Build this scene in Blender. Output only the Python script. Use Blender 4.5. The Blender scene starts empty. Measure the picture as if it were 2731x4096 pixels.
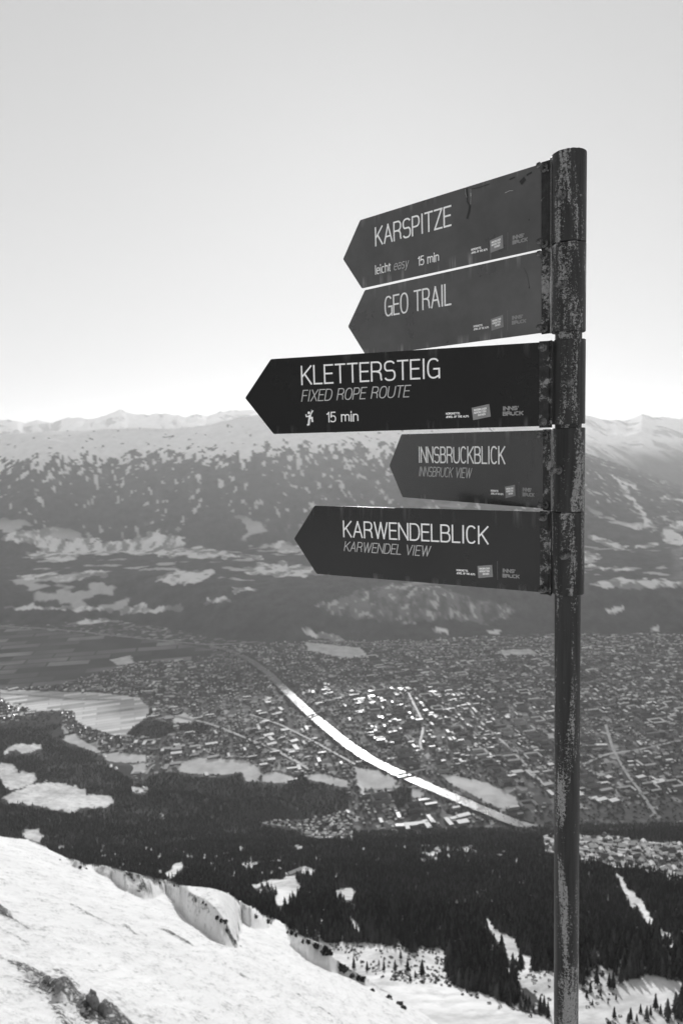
import bpy, math, random
import numpy as np
from mathutils import Matrix, Vector
R = math.radians
SC = bpy.context.scene
COL = SC.collection
rng = np.random.default_rng(7)
random.seed(7)

# ------------------------------------------------------------------ camera
F, CX, CY = 2874.0, 1365.5, 2048.0            # photograph's own pixels (2731 x 4096)
PITCH, ROLL = R(6.0), R(1.6)
fw = np.array([0, math.cos(PITCH), -math.sin(PITCH)])
_u0 = np.array([0, math.sin(PITCH), math.cos(PITCH)]); _r0 = np.array([1.0, 0, 0])
rt = _r0 * math.cos(ROLL) - _u0 * math.sin(ROLL)
up = _r0 * math.sin(ROLL) + _u0 * math.cos(ROLL)
cam = bpy.data.cameras.new('camera')
cam.sensor_fit = 'VERTICAL'; cam.sensor_height = 36.0; cam.sensor_width = 24.0
cam.lens = F / 4096 * 36.0
cam.clip_start = 0.05; cam.clip_end = 120000
cam.dof.use_dof = True; cam.dof.focus_distance = 1.68; cam.dof.aperture_fstop = 6.3
camo = bpy.data.objects.new('camera', cam); COL.objects.link(camo)
camo.matrix_world = Matrix(((rt[0], up[0], -fw[0], 0), (rt[1], up[1], -fw[1], 0), (rt[2], up[2], -fw[2], 0), (0, 0, 0, 1)))
SC.camera = camo

# ------------------------------------------------------------------ sky, sun, exposure
SUN_EL, SUN_AZ = R(15.9), R(2.7)              # azimuth to the right of the view axis
W = bpy.data.worlds.new('World'); SC.world = W; W.use_nodes = True
nt = W.node_tree; bg = nt.nodes['Background']
sky = nt.nodes.new('ShaderNodeTexSky'); sky.sky_type = 'NISHITA'; sky.sun_disc = False
sky.sun_elevation = SUN_EL; sky.sun_rotation = SUN_AZ
sky.altitude = 2300; sky.air_density = 1.0; sky.dust_density = 0.6; sky.ozone_density = 1.0
bw = nt.nodes.new('ShaderNodeRGBToBW')        # black-and-white photograph
def wmath(op, a, b):
    k = nt.nodes.new('ShaderNodeMath'); k.operation = op
    for s_, v in zip(k.inputs, (a, b)):
        if isinstance(v, float): s_.default_value = v
        else: nt.links.new(v, s_)
    return k.outputs[0]
nt.links.new(sky.outputs[0], bw.inputs[0])
x_ = wmath('MULTIPLY', bw.outputs[0], 0.1)
x_ = wmath('MULTIPLY', wmath('DIVIDE', x_, wmath('ADD', x_, 0.135)), 0.885)   # soft film shoulder of the black-and-white print, over the whole sky alike
nt.links.new(wmath('MULTIPLY', x_, 10.0), bg.inputs[0])
bg.inputs[1].default_value = 0.10
sun = bpy.data.lights.new('sun', 'SUN'); sun.energy = 3.3; sun.angle = R(0.53); sun.color = (1, 1, 1)
suno = bpy.data.objects.new('sun', sun); COL.objects.link(suno)
SUN = Vector((math.sin(SUN_AZ) * math.cos(SUN_EL), math.cos(SUN_AZ) * math.cos(SUN_EL), math.sin(SUN_EL)))
suno.rotation_euler = SUN.to_track_quat('Z', 'Y').to_euler()
SC.view_settings.view_transform = 'Standard'; SC.view_settings.look = 'None'
SC.view_settings.exposure = 0.10; SC.view_settings.gamma = 1.0
SC.render.engine = 'CYCLES'
SC.cycles.use_denoising = True
SC.cycles.max_bounces = 6; SC.cycles.diffuse_bounces = 3; SC.cycles.glossy_bounces = 3
SC.cycles.volume_bounces = 1; SC.cycles.transparent_max_bounces = 8
SC.cycles.use_light_tree = False

HAZE_DENSITY, HAZE_ANISO = 1.95e-5, 0.45

# ------------------------------------------------------------------ helpers
def ray(px, py):
    px = np.asarray(px, float)[..., None]; py = np.asarray(py, float)[..., None]
    return fw + (px - CX) / F * rt + (CY - py) / F * up
def proj(x, y, z):
    p = np.stack([x, y, z], -1); d = np.maximum(p @ fw, 1e-3)
    return CX + F * (p @ rt) / d, CY - F * (p @ up) / d
def ss(a, b, x):
    t = np.clip((x - a) / (b - a), 0, 1); return t * t * (3 - 2 * t)
def _h(ix, iy, s):
    n = (ix.astype(np.int64) * 374761393 + iy.astype(np.int64) * 668265263 + s * 1274126177) & 0xffffffff
    n = ((n ^ (n >> 13)) * 1274126177) & 0xffffffff
    return ((n ^ (n >> 16)) & 0xffff) / 65535.0
def vn(x, y, s=0):
    x, y = np.broadcast_arrays(np.asarray(x, float), np.asarray(y, float))
    ix = np.floor(x); iy = np.floor(y); fx = x - ix; fy = y - iy
    fx = fx * fx * fx * (fx * (fx * 6 - 15) + 10); fy = fy * fy * fy * (fy * (fy * 6 - 15) + 10)
    a = _h(ix, iy, s); b = _h(ix + 1, iy, s); c = _h(ix, iy + 1, s); d = _h(ix + 1, iy + 1, s)
    return (a + (b - a) * fx + (c - a) * fy + (a - b - c + d) * fx * fy) * 2 - 1
def fbm(x, y, o=4, s=0, g=0.5):
    r = 0; a = 1.0; t = 0
    x, y = np.broadcast_arrays(np.asarray(x, float), np.asarray(y, float))
    for i in range(o):
        r = r + a * vn(x, y, s + i * 17); t += a; a *= g
        x, y = x * 1.7 + y * 1.05 + 3.7, y * 1.7 - x * 1.05 + 1.3
    return r / t
def ridged(x, y, o=4, s=0):
    r = 0; a = 1.0; t = 0
    x, y = np.broadcast_arrays(np.asarray(x, float), np.asarray(y, float))
    for i in range(o):
        r = r + a * (1 - 2 * np.abs(vn(x, y, s + i * 13))); t += a; a *= .5
        x, y = x * 2.03 + 1.7, y * 2.03 + 5.1
    return r / t
def inpoly(px, py, poly):
    m = np.zeros(px.shape, bool); P = np.array(poly, float)
    lo = P.min(0); hi = P.max(0)
    k = np.nonzero((px >= lo[0]) & (px <= hi[0]) & (py >= lo[1]) & (py <= hi[1]))
    x = px[k]; y = py[k]; c = np.zeros(x.shape, bool); n = len(P)
    for i in range(n):
        x0, y0 = P[i]; x1, y1 = P[(i + 1) % n]
        if y0 == y1: continue
        c ^= ((y0 > y) != (y1 > y)) & (x < (x1 - x0) * (y - y0) / (y1 - y0) + x0)
    m[k] = c; return m
def inany(px, py, polys):
    m = np.zeros(px.shape, bool)
    for p in polys: m |= inpoly(px, py, p)
    return m

def mesh(name, verts, faces, mat=None, smooth=False):
    m = bpy.data.meshes.new(name); m.from_pydata([tuple(v) for v in verts], [], faces)
    if mat is not None:
        for mm in (mat if isinstance(mat, (list, tuple)) else [mat]): m.materials.append(mm)
    if smooth: m.polygons.foreach_set('use_smooth', [True] * len(m.polygons))
    m.update(); return m
def obj(name, me, parent=None, label=None, cat=None, group=None, kind=None):
    o = bpy.data.objects.new(name, me); COL.objects.link(o)
    if parent is not None: o.parent = parent
    if label: o['label'] = label
    if cat: o['category'] = cat
    if group: o['group'] = group
    if kind: o['kind'] = kind
    return o
def fastmesh(name, V, Q, mat, attrs=None, smooth=True):
    V = np.asarray(V, np.float32); Q = np.asarray(Q, np.int32)
    m = bpy.data.meshes.new(name); m.vertices.add(len(V)); m.vertices.foreach_set('co', V.ravel())
    n, k = Q.shape
    m.loops.add(n * k); m.loops.foreach_set('vertex_index', Q.ravel())
    m.polygons.add(n); m.polygons.foreach_set('loop_start', np.arange(0, n * k, k, dtype=np.int32))
    if smooth: m.polygons.foreach_set('use_smooth', np.ones(n, bool))
    for nm, a in (attrs or {}).items():
        dom = 'POINT' if len(a) == len(V) else 'FACE'
        at = m.attributes.new(nm, 'FLOAT', dom); at.data.foreach_set('value', np.asarray(a, np.float32))
    m.materials.append(mat); m.update(calc_edges=True); m.validate(); return m

class N:
    """small node-tree builder"""
    def __init__(s, name):
        s.m = bpy.data.materials.new(name); s.m.use_nodes = True; s.t = s.m.node_tree
        s.b = s.t.nodes['Principled BSDF']
        s.b.inputs['Specular IOR Level'].default_value = 0.3
    def n(s, typ, **kw):
        k = s.t.nodes.new(typ)
        for a, v in kw.items():
            if a.startswith('i_'):
                key = a[2:]; key = int(key) if key.isdigit() else key
                s.set(k.inputs[key], v)
            else: setattr(k, a, v)
        return k
    def set(s, sock, v):
        if isinstance(v, bpy.types.NodeSocket): s.t.links.new(v, sock)
        elif isinstance(v, (int, float)) and sock.type == 'RGBA': sock.default_value = (v, v, v, 1)
        else: sock.default_value = v
    def pos(s, scale=(1, 1, 1), rot=(0, 0, 0), obj=False):
        if obj: src = s.n('ShaderNodeTexCoord').outputs['Object']
        else: src = s.n('ShaderNodeNewGeometry').outputs['Position']
        mp = s.n('ShaderNodeMapping'); s.set(mp.inputs[0], src)
        mp.inputs['Rotation'].default_value = rot; mp.inputs['Scale'].default_value = scale
        return mp.outputs[0]
    def noise(s, vec, scale, detail=4, rough=0.55, dist=0.0):
        k = s.n('ShaderNodeTexNoise'); s.set(k.inputs['Vector'], vec)
        k.inputs['Scale'].default_value = scale; k.inputs['Detail'].default_value = detail
        k.inputs['Roughness'].default_value = rough; k.inputs['Distortion'].default_value = dist
        return k.outputs['Fac']
    def ramp(s, v, *stops):
        k = s.n('ShaderNodeValToRGB'); s.set(k.inputs[0], v); e = k.color_ramp.elements
        while len(e) < len(stops): e.new(0.5)
        for el, (p, c) in zip(e, stops): el.position = p; el.color = (c, c, c, 1)
        return k.outputs[0]
    def mix(s, f, a, b):
        k = s.n('ShaderNodeMix', data_type='RGBA'); s.set(k.inputs[0], f); s.set(k.inputs[6], a); s.set(k.inputs[7], b)
        return k.outputs[2]
    def math(s, op, a, b=0.0):
        k = s.n('ShaderNodeMath', operation=op); s.set(k.inputs[0], a); s.set(k.inputs[1], b); return k.outputs[0]
    def attr(s, nm): return s.n('ShaderNodeAttribute', attribute_name=nm).outputs['Fac']
    def bump(s, h, strength, dist):
        k = s.n('ShaderNodeBump'); k.inputs['Strength'].default_value = strength; k.inputs['Distance'].default_value = dist
        s.set(k.inputs['Height'], h); s.t.links.new(k.outputs[0], s.b.inputs['Normal'])
    def base(s, v, rough=0.8, spec=None, metal=None):
        s.set(s.b.inputs['Base Color'], v); s.set(s.b.inputs['Roughness'], rough)
        if spec is not None: s.b.inputs['Specular IOR Level'].default_value = spec
        if metal is not None: s.b.inputs['Metallic'].default_value = metal
        return s.m
def flat(name, v, rough=0.7, spec=0.3, var=0.25, scale=3.0):
    k = N(name); c = k.noise(k.pos(obj=True), scale, 4)
    return k.base(k.ramp(c, (0.3, v * (1 - var)), (0.7, v * (1 + var))), rough, spec)

# ------------------------------------------------------------------ the lie of the land (metres, eye of the camera = 0)
FLOOR = -1725.0
KN = [-400, -130, -6, 0, 1.9, 45, 100, 300, 500, 800, 1200, 1700, 2200, 2450]
ZC = [-60, 128, 2.2, -1.72, -1.75, -46, -135, -330, -442, -622, -840, -1083, -1320, -1446]  # rise behind the camera is unseen, steepened to bounce sunlight onto the signs
FX, FY = [-2600, -1950, -1450, -950, -200], [4600, 4350, 3800, 3420, 3000]      # where the slope meets the valley floor
# crest of the near snow ridge: foot of the wind-scooped wall, its lip, and the crest behind (px, py foot, py lip, py crest)
CRP = np.array([(-900, 3290, 3290, 3290), (-300, 3330, 3330, 3330), (0, 3346, 3346, 3346), (60, 3352, 3352, 3352), (110, 3357, 3357, 3357), (150, 3372, 3372, 3372), (200, 3400, 3400, 3400), (255, 3428, 3428, 3428), (270, 3440, 3430, 3430), (300, 3472, 3438, 3438),
                (325, 3482, 3450, 3450), (345, 3462, 3458, 3458), (362, 3456, 3454, 3454), (385, 3482, 3455, 3455), (410, 3502, 3458, 3458), (450, 3520, 3470, 3470), (500, 3565, 3480, 3480), (540, 3580, 3488, 3488), (575, 3595, 3498, 3498), (610, 3590, 3505, 3505),
                (640, 3572, 3512, 3512), (665, 3572, 3516, 3516), (690, 3598, 3522, 3522), (715, 3628, 3540, 3534), (760, 3690, 3565, 3540), (800, 3715, 3590, 3545), (840, 3750, 3612, 3550), (880, 3775, 3650, 3558), (905, 3785, 3690, 3565), (930, 3790, 3745, 3582),
                (946, 3786, 3772, 3594), (962, 3684, 3602, 3600), (1003, 3712, 3616, 3616), (1034, 3712, 3637, 3637), (1074, 3706, 3662, 3662), (1095, 3682, 3670, 3670), (1120, 3686, 3683, 3683), (1145, 3708, 3693, 3693), (1165, 3780, 3708, 3708), (1190, 3805, 3730, 3730),
                (1235, 3845, 3753, 3753), (1279, 3868, 3775, 3775), (1315, 3885, 3802, 3802), (1346, 3892, 3838, 3838), (1391, 3912, 3873, 3873), (1430, 3930, 3892, 3892), (1458, 3945, 3905, 3905), (1490, 3942, 3928, 3928), (1525, 3962, 3952, 3952), (1600, 3998, 3996, 3996),
                (1700, 4058, 4058, 4058), (1760, 4098, 4098, 4098), (1900, 4190, 4190, 4190), (2400, 4500, 4500, 4500), (3200, 5000, 5000, 5000)], float)
def _qt(i):
    d = ray(CRP[:, 0], CRP[:, i]); return d[:, 0] / d[:, 1], -d[:, 2] / d[:, 1]
(QF, TF), (QC, TC), (Q2_, T2_) = _qt(1), _qt(2), _qt(3)
def ridge_lines(q):
    qn = q + .0014 * vn(q * 60, .3, 5)
    tf = np.interp(qn, QF, TF); tc = np.interp(qn, QC, TC); t2 = np.interp(qn, Q2_, T2_)
    s = np.clip(.72 + .5 * q, .42, .9)
    yf = np.minimum(12.6 / np.maximum(tf - s, .04), 260.0); tf = 12.6 / yf + s; tc = np.minimum(tc, tf); t2 = np.minimum(t2, tc)
    w = yf * (tf - tc) / (tc + .42); yc = yf + w; y2 = yc + yc * (tc - t2) / .16 * .9 + .01
    return s, yf, tf, yc, tc, y2, t2
def crest_y(x, y):
    s, yf, tf, yc, tc, y2, t2 = ridge_lines(x / np.maximum(y, 1.0)); return yf, yc, y2
def near_ridge(x, y):
    y_ = np.maximum(y, 1.0); s, yf, tf, yc, tc, y2, t2 = ridge_lines(x / y_)
    z = -(12.6 + s * y_)
    zf = -tf * yf; zc = -tc * yc; z2 = -t2 * y2
    a = np.clip((y - yf) / np.maximum(yc - yf, .01), 0, 1); a = a + .10 * np.sin(a * math.pi * 2) * (yc - yf > .5)
    z = np.where(y > yf, zf + (zc - zf) * a, z)
    b = np.clip((y - yc) / np.maximum(y2 - yc, .01), 0, 1)
    z = np.where(y > yc, zc + (z2 - zc) * b, z)
    z = np.where(y > y2, z2 - 1.45 * (y - y2), z)
    z = z + .28 * fbm(x / 14, y / 14, 3, 41) + (.10 * fbm((x * .82 - y * .57) / 1.6, (x * .57 + y * .82) / 7.0, 3, 42)) * (y < yf) * (y > 12)
    # rock outcrops standing out of the snow
    for (ax, ay, bx, by, wd, ht) in ROCKS:
        dx, dy = bx - ax, by - ay; L2 = dx * dx + dy * dy
        t = np.clip(((x - ax) * dx + (y - ay) * dy) / L2, 0, 1)
        dist = np.hypot(x - ax - t * dx, y - ay - t * dy) / wd + .45 * vn(x / 1.3, y / 1.3, 77) + .3 * vn(x / .5, y / .5, 78)
        z = z + .35 * ht * (1 - ss(.1, 1.0, dist)) * (1 + .5 * vn(x / .9, y / .9, 79) + .3 * vn(x / .45, y / .45, 80))
    return z
ROCKS = []
def ground_near(x, y):
    B = np.interp(y, KN, ZC)
    B = B - .75 * np.maximum(0, -x - 7) * ss(60, 20, y) * ss(-260, -60, y)      # ridge falls away out of view on the left, shaped for the sign reflections
    yf = np.interp(x, FX, FY); t_ = np.clip((y - 2450) / (yf - 2450), 0, 1.5)
    B = np.where(y > 2450, -1446 + (FLOOR - 4 + 1446) * np.where(x < -500, t_, t_ ** (1 - .25 * ss(-500, 0, x))), B)
    k = ss(250, 900, y) * ss(-1600, -1400, B) * (1 - .75 * ss(1500, 2300, y))
    B = B + k * (38 * ridged(x / 520 + .3, y / 1500, 3, 9) + 22 * fbm(x / 210, y / 210, 3, 11))
    # wooded knolls at the foot of the slope
    for (kx, ky, rx, ry, h) in KNOLLS:
        B = B + h * np.exp(-((x - kx) / rx) ** 2 - ((y - ky) / ry) ** 2)
    # snow knoll low on the right
    B = B + 34 * np.exp(-((x - 255) / 95) ** 2 - ((y - 600) / 75) ** 2)
    x, y, B = np.broadcast_arrays(x, y, B); r_ = np.full(x.shape, -1e5); nk = (y > 5) & (y < 420)
    if nk.any():
        xn = x[nk]; rn = near_ridge(xn, y[nk]); r_[nk] = np.where(np.abs(xn) > 130, rn - .6 * (np.abs(xn) - 130), rn)
    z = np.where(y > 8, np.maximum(B, r_), B)
    return np.where(y < 0, B + .8 * fbm(x / 12, y / 12, 3, 51) * ss(0, -12, y), z)
KNOLLS = [(-330, 3180, 190, 120, 105), (-1180, 3700, 180, 110, 35), (-760, 3150, 210, 150, 60)]

def qz(pts, Y):
    p = np.array(pts, float); d = ray(p[:, 0], p[:, 1]); return d[:, 0] / d[:, 1], d[:, 2] / d[:, 1] * Y
Q1, Z1 = qz([(-700, 1760), (0, 1738), (300, 1722), (500, 1712), (700, 1716), (850, 1700), (960, 1672), (1080, 1652), (1300, 1680), (1500, 1668),
             (1700, 1655), (1900, 1652), (2050, 1668), (2150, 1702), (2240, 1752), (2334, 1812), (2731, 1946), (3200, 2080)], 12000)
Q2, Z2 = qz([(-700, 1800), (0, 1790), (1500, 1800), (2100, 1740), (2334, 1754), (2500, 1778), (2731, 1822), (3200, 1860)], 17000)
Q3, Z3 = qz([(-700, 1690), (0, 1681), (70, 1681), (104, 1694), (148, 1679), (205, 1694), (270, 1670), (322, 1670), (357, 1679), (435, 1661), (482, 1640),
             (514, 1653), (592, 1661), (662, 1653), (740, 1668), (788, 1653), (828, 1663), (902, 1646), (997, 1640), (1250, 1660), (1600, 1650), (2000, 1665),
             (2341, 1661), (2384, 1673), (2429, 1684), (2464, 1678), (2506, 1683), (2567, 1655), (2617, 1673), (2651, 1669), (2731, 1673), (3200, 1690)], 24000)
def ground_far(x, y):
    q = x / y
    yf = 5850 + 900 * ss(-600, -2200, x) + 160 * fbm(x / 700, 0.5, 3, 21)
    ter = -1405 + 45 * fbm(x / 900, y / 700, 3, 22) + .02 * (y - 7000)
    a = ss(0, 1, (y - yf) / 800)
    z = FLOOR - 12 + (ter - FLOOR + 12) * a + a * (1 - a) * 120 * fbm(x / 260, y / 260, 3, 23)
    s = np.clip((y - 8900 - 300 * fbm(x / 1500, 2.2, 2, 24)) / (12000 - 8900), 0, 1.6)
    z1 = np.interp(q, Q1, Z1)
    m = ter + (z1 - ter) * (np.minimum(s, 1) * 1.32 - .32 * np.minimum(s, 1) ** 3)
    m = np.where(y > 12000, z1 - .42 * (y - 12000), m)
    env = np.maximum(np.clip(4 * s * (1 - s), 0, 1), .22 * (s > .5) * (y <= 12000))
    m = m + env * (120 * ridged(x / 1500 + .2 * y / 1500, y / 5000, 4, 25) + 45 * fbm(x / 300, y / 300, 4, 26)) + 9 * vn(x / 130, y / 400, 27) * ss(.8, 1, s)
    z = np.where(s > 0, np.maximum(z, m) if False else np.where(y > 12000, m, np.maximum(m, ter + 0 * m - 60)), z)
    z = z + 7 * fbm(x / 45, y / 60, 2, 28) * a * ss(13000, 11500, y)
    z2 = np.interp(q, Q2, Z2); f2 = z2 - .34 * np.abs(y - 17000) + 90 * ridged(x / 1600, y / 4000, 4, 29) * ss(0, 800, np.abs(y - 17000)) + 12 * vn(x / 200, y / 600, 30)
    z3 = np.interp(q, Q3, Z3); f3 = z3 - .30 * np.abs(y - 24000) + 220 * ridged(x / 2600 + .15 * y / 2600, y / 5200, 5, 31) * ss(0, 2500, np.abs(y - 24000)) + 45 * ridged(x / 620, y / 1500, 4, 32) + 16 * vn(x / 150, y / 500, 34)
    z = np.where(y > 12500, np.maximum(np.maximum(z, f2), np.maximum(f3, -1500)), z)
    return z

# ------------------------------------------------------------------ what covers the land (outlines read off the photograph, dropped onto the terrain)
UB = np.array([(-600, 2960), (0, 2905), (150, 2858), (245, 2842), (258, 2968), (340, 2995), (411, 3024), (426, 3068), (520, 3108), (545, 3145), (576, 3138), (612, 3092),
               (700, 3086), (790, 3110), (905, 3112), (965, 3092), (980, 3128), (1050, 3130), (1170, 3138), (1190, 3108), (1240, 3126), (1388, 3160), (1400, 3245), (1410, 3354),
               (1500, 3342), (1640, 3332), (1760, 3328), (1880, 3338), (2100, 3332), (2210, 3330), (2316, 3338), (2731, 3352), (3300, 3358)], float)
LB = np.array([(-600, 4500), (1100, 4500), (1112, 3780), (1288, 3766), (1480, 3775), (1600, 3782), (1615, 3812), (1670, 3812), (1680, 3785), (1776, 3798), (1777, 3855), (1787, 3903), (1825, 3946),
               (1921, 3970), (2002, 4008), (2074, 4046), (2203, 4070), (2208, 3922), (2316, 3933), (2370, 3880), (2453, 3876), (2460, 3915), (2525, 3919), (2589, 3897), (2722, 3926),
               (2735, 3975), (2800, 4060), (3300, 4100)], float)
CLEAR = [[(16, 3005), (60, 2975), (165, 2978), (170, 2995), (130, 3010), (90, 3012), (60, 3000), (20, 3015)],
         [(0, 3052), (60, 3055), (70, 3085), (150, 3095), (150, 3115), (120, 3140), (40, 3160), (0, 3110)],
         [(5, 3195), (60, 3165), (110, 3145), (180, 3125), (280, 3138), (345, 3160), (345, 3180), (440, 3180), (460, 3200), (430, 3225), (330, 3235), (280, 3248), (180, 3230), (120, 3218), (40, 3210)],
         [(95, 3320), (150, 3312), (170, 3340), (165, 3370), (130, 3365), (100, 3345)], [(530, 3150), (592, 3150), (592, 3172), (530, 3172)], [(640, 3255), (656, 3255), (656, 3268), (640, 3268)],
         [(660, 3500), (700, 3460), (730, 3447), (733, 3470), (700, 3500), (680, 3512)],
         [(990, 3535), (1040, 3530), (1080, 3515), (1130, 3512), (1155, 3490), (1180, 3490), (1185, 3520), (1205, 3530), (1190, 3570), (1170, 3600), (1145, 3618), (1105, 3618), (1095, 3590), (1110, 3565), (1090, 3548), (990, 3548)],
         [(1180, 3470), (1230, 3465), (1270, 3485), (1240, 3500), (1200, 3490)], [(1340, 3560), (1390, 3548), (1425, 3570), (1420, 3598), (1370, 3598), (1345, 3588)],
         [(1392, 3672), (1442, 3698), (1438, 3726), (1412, 3726)], [(1675, 3410), (1750, 3406), (1752, 3422), (1690, 3426)],
         [(1938, 3664), (1955, 3676), (1978, 3712), (2012, 3736), (2052, 3750), (2074, 3785), (2074, 3815), (2130, 3820), (2122, 3860), (2108, 3905), (2082, 3902), (2098, 3842), (2040, 3838), (2028, 3818), (2006, 3778), (1970, 3728), (1946, 3702)],
         [(2050, 3898), (2074, 3930), (2141, 3990), (2170, 4030), (2203, 4070), (2240, 4070), (2240, 3900), (2194, 3880), (2112, 3884)],
         [(2452, 3466), (2484, 3508), (2510, 3548), (2536, 3568), (2574, 3608), (2586, 3640), (2610, 3680), (2616, 3704), (2593, 3694), (2566, 3652), (2543, 3618), (2520, 3624), (2508, 3592), (2486, 3547), (2464, 3500)],
         [(2630, 3724), (2682, 3728), (2692, 3760), (2697, 3802), (2673, 3767), (2655, 3748), (2642, 3758)], [(2693, 3734), (2760, 3742), (2760, 3770), (2731, 3768)], [(2468, 3772), (2490, 3778), (2497, 3808)]]
MOTTLE = [[(900, 3540), (930, 3500), (970, 3490), (975, 3450), (1005, 3430), (1040, 3440), (1035, 3470), (1000, 3500), (985, 3540), (950, 3580), (900, 3575)],
          [(1375, 3600), (1425, 3590), (1440, 3640), (1465, 3690), (1440, 3695), (1400, 3640), (1380, 3640)], [(1480, 3700), (1560, 3665), (1555, 3685), (1490, 3712)],
          [(1840, 3388), (1880, 3385), (1920, 3415), (1970, 3435), (2005, 3460), (2015, 3485), (1990, 3465), (1940, 3440), (1870, 3420)],
          [(2120, 3645), (2180, 3612), (2188, 3632), (2140, 3652)], [(1110, 3660), (1200, 3664), (1270, 3668), (1292, 3690), (1284, 3768), (1180, 3745), (1118, 3705)],
          [(1500, 3668), (1560, 3662), (1560, 3676), (1500, 3690)], [(1715, 3670), (1790, 3664), (1792, 3676), (1720, 3682)]]
VILLAGE_A = [(1039, 3290), (1150, 3282), (1280, 3277), (1400, 3243), (1412, 3352), (1334, 3345), (1280, 3350), (1231, 3340), (1196, 3313), (1120, 3303)]
VILLAGE_B = [(2170, 3345), (2316, 3345), (2440, 3337), (2560, 3367), (2760, 3378), (2760, 3484), (2708, 3518), (2668, 3518), (2647, 3488), (2590, 3481), (2539, 3466), (2481, 3468), (2452, 3464), (2380, 3437), (2300, 3432), (2180, 3400)]
VILLAGE_C = [(0, 2790), (80, 2815), (140, 2850), (90, 2882), (0, 2900)]
FIELDS = [[(0, 2757), (150, 2763), (400, 2770), (560, 2790), (597, 2830), (604, 2862), (565, 2888), (505, 2935), (470, 2945), (380, 2918), (312, 2893), (290, 2842), (200, 2842), (140, 2848), (40, 2822), (0, 2800)],
          [(-500, 2500), (0, 2505), (330, 2535), (700, 2570), (860, 2600), (830, 2640), (560, 2650), (400, 2690), (250, 2738), (0, 2757), (-500, 2760)]]
OPEN = [[(700, 3062), (790, 3030), (880, 3036), (985, 3040), (1040, 3080), (1046, 3102), (1022, 3122), (980, 3127), (966, 3087), (900, 3098), (790, 3096), (720, 3088)],
        [(1046, 3097), (1090, 3087), (1172, 3107), (1166, 3132), (1050, 3127)], [(1215, 3100), (1300, 3098), (1392, 3125), (1398, 3154), (1330, 3138), (1240, 3118)],
        [(220, 2956), (300, 2933), (330, 2960), (412, 3005), (390, 3012), (300, 2977)], [(410, 3015), (470, 3010), (580, 3022), (585, 3047), (500, 3052), (430, 3042)],
        [(450, 3060), (590, 3055), (580, 3090), (500, 3095)],
        [(1414, 3067), (1560, 3090), (1582, 3122), (1572, 3156), (1450, 3152), (1432, 3132)], [(1760, 3095), (1830, 3105), (1950, 3132), (2062, 3190), (2074, 3220), (2000, 3234), (1900, 3184), (1810, 3140)],
        [(1645, 3140), (1700, 3150), (1690, 3190), (1650, 3190)], [(2000, 2600), (2120, 2595), (2150, 2618), (2010, 2622)], [(1220, 2570), (1440, 2590), (1470, 2625), (1380, 2632), (1230, 2600)],
        [(440, 2640), (520, 2622), (540, 2650), (470, 2662)], [(680, 2875), (740, 2850), (800, 2885), (720, 2895)], [(200, 2925), (250, 2905), (280, 2930), (215, 2945)]]
WOODS = [[(505, 2935), (560, 2890), (620, 2882), (690, 2895), (700, 2925), (640, 2950), (540, 2952)], [(590, 2830), (606, 2830), (612, 2885), (596, 2885)],
         [(715, 2895), (790, 2892), (850, 2912), (800, 2935), (720, 2925)], [(1575, 3150), (1640, 3150), (1650, 3230), (1590, 3235), (1560, 3190)]]
def zoom(l, x0, y0, k): return [[(x0 + x / k, y0 + y / k) for x, y in p] for p in l]
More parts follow.
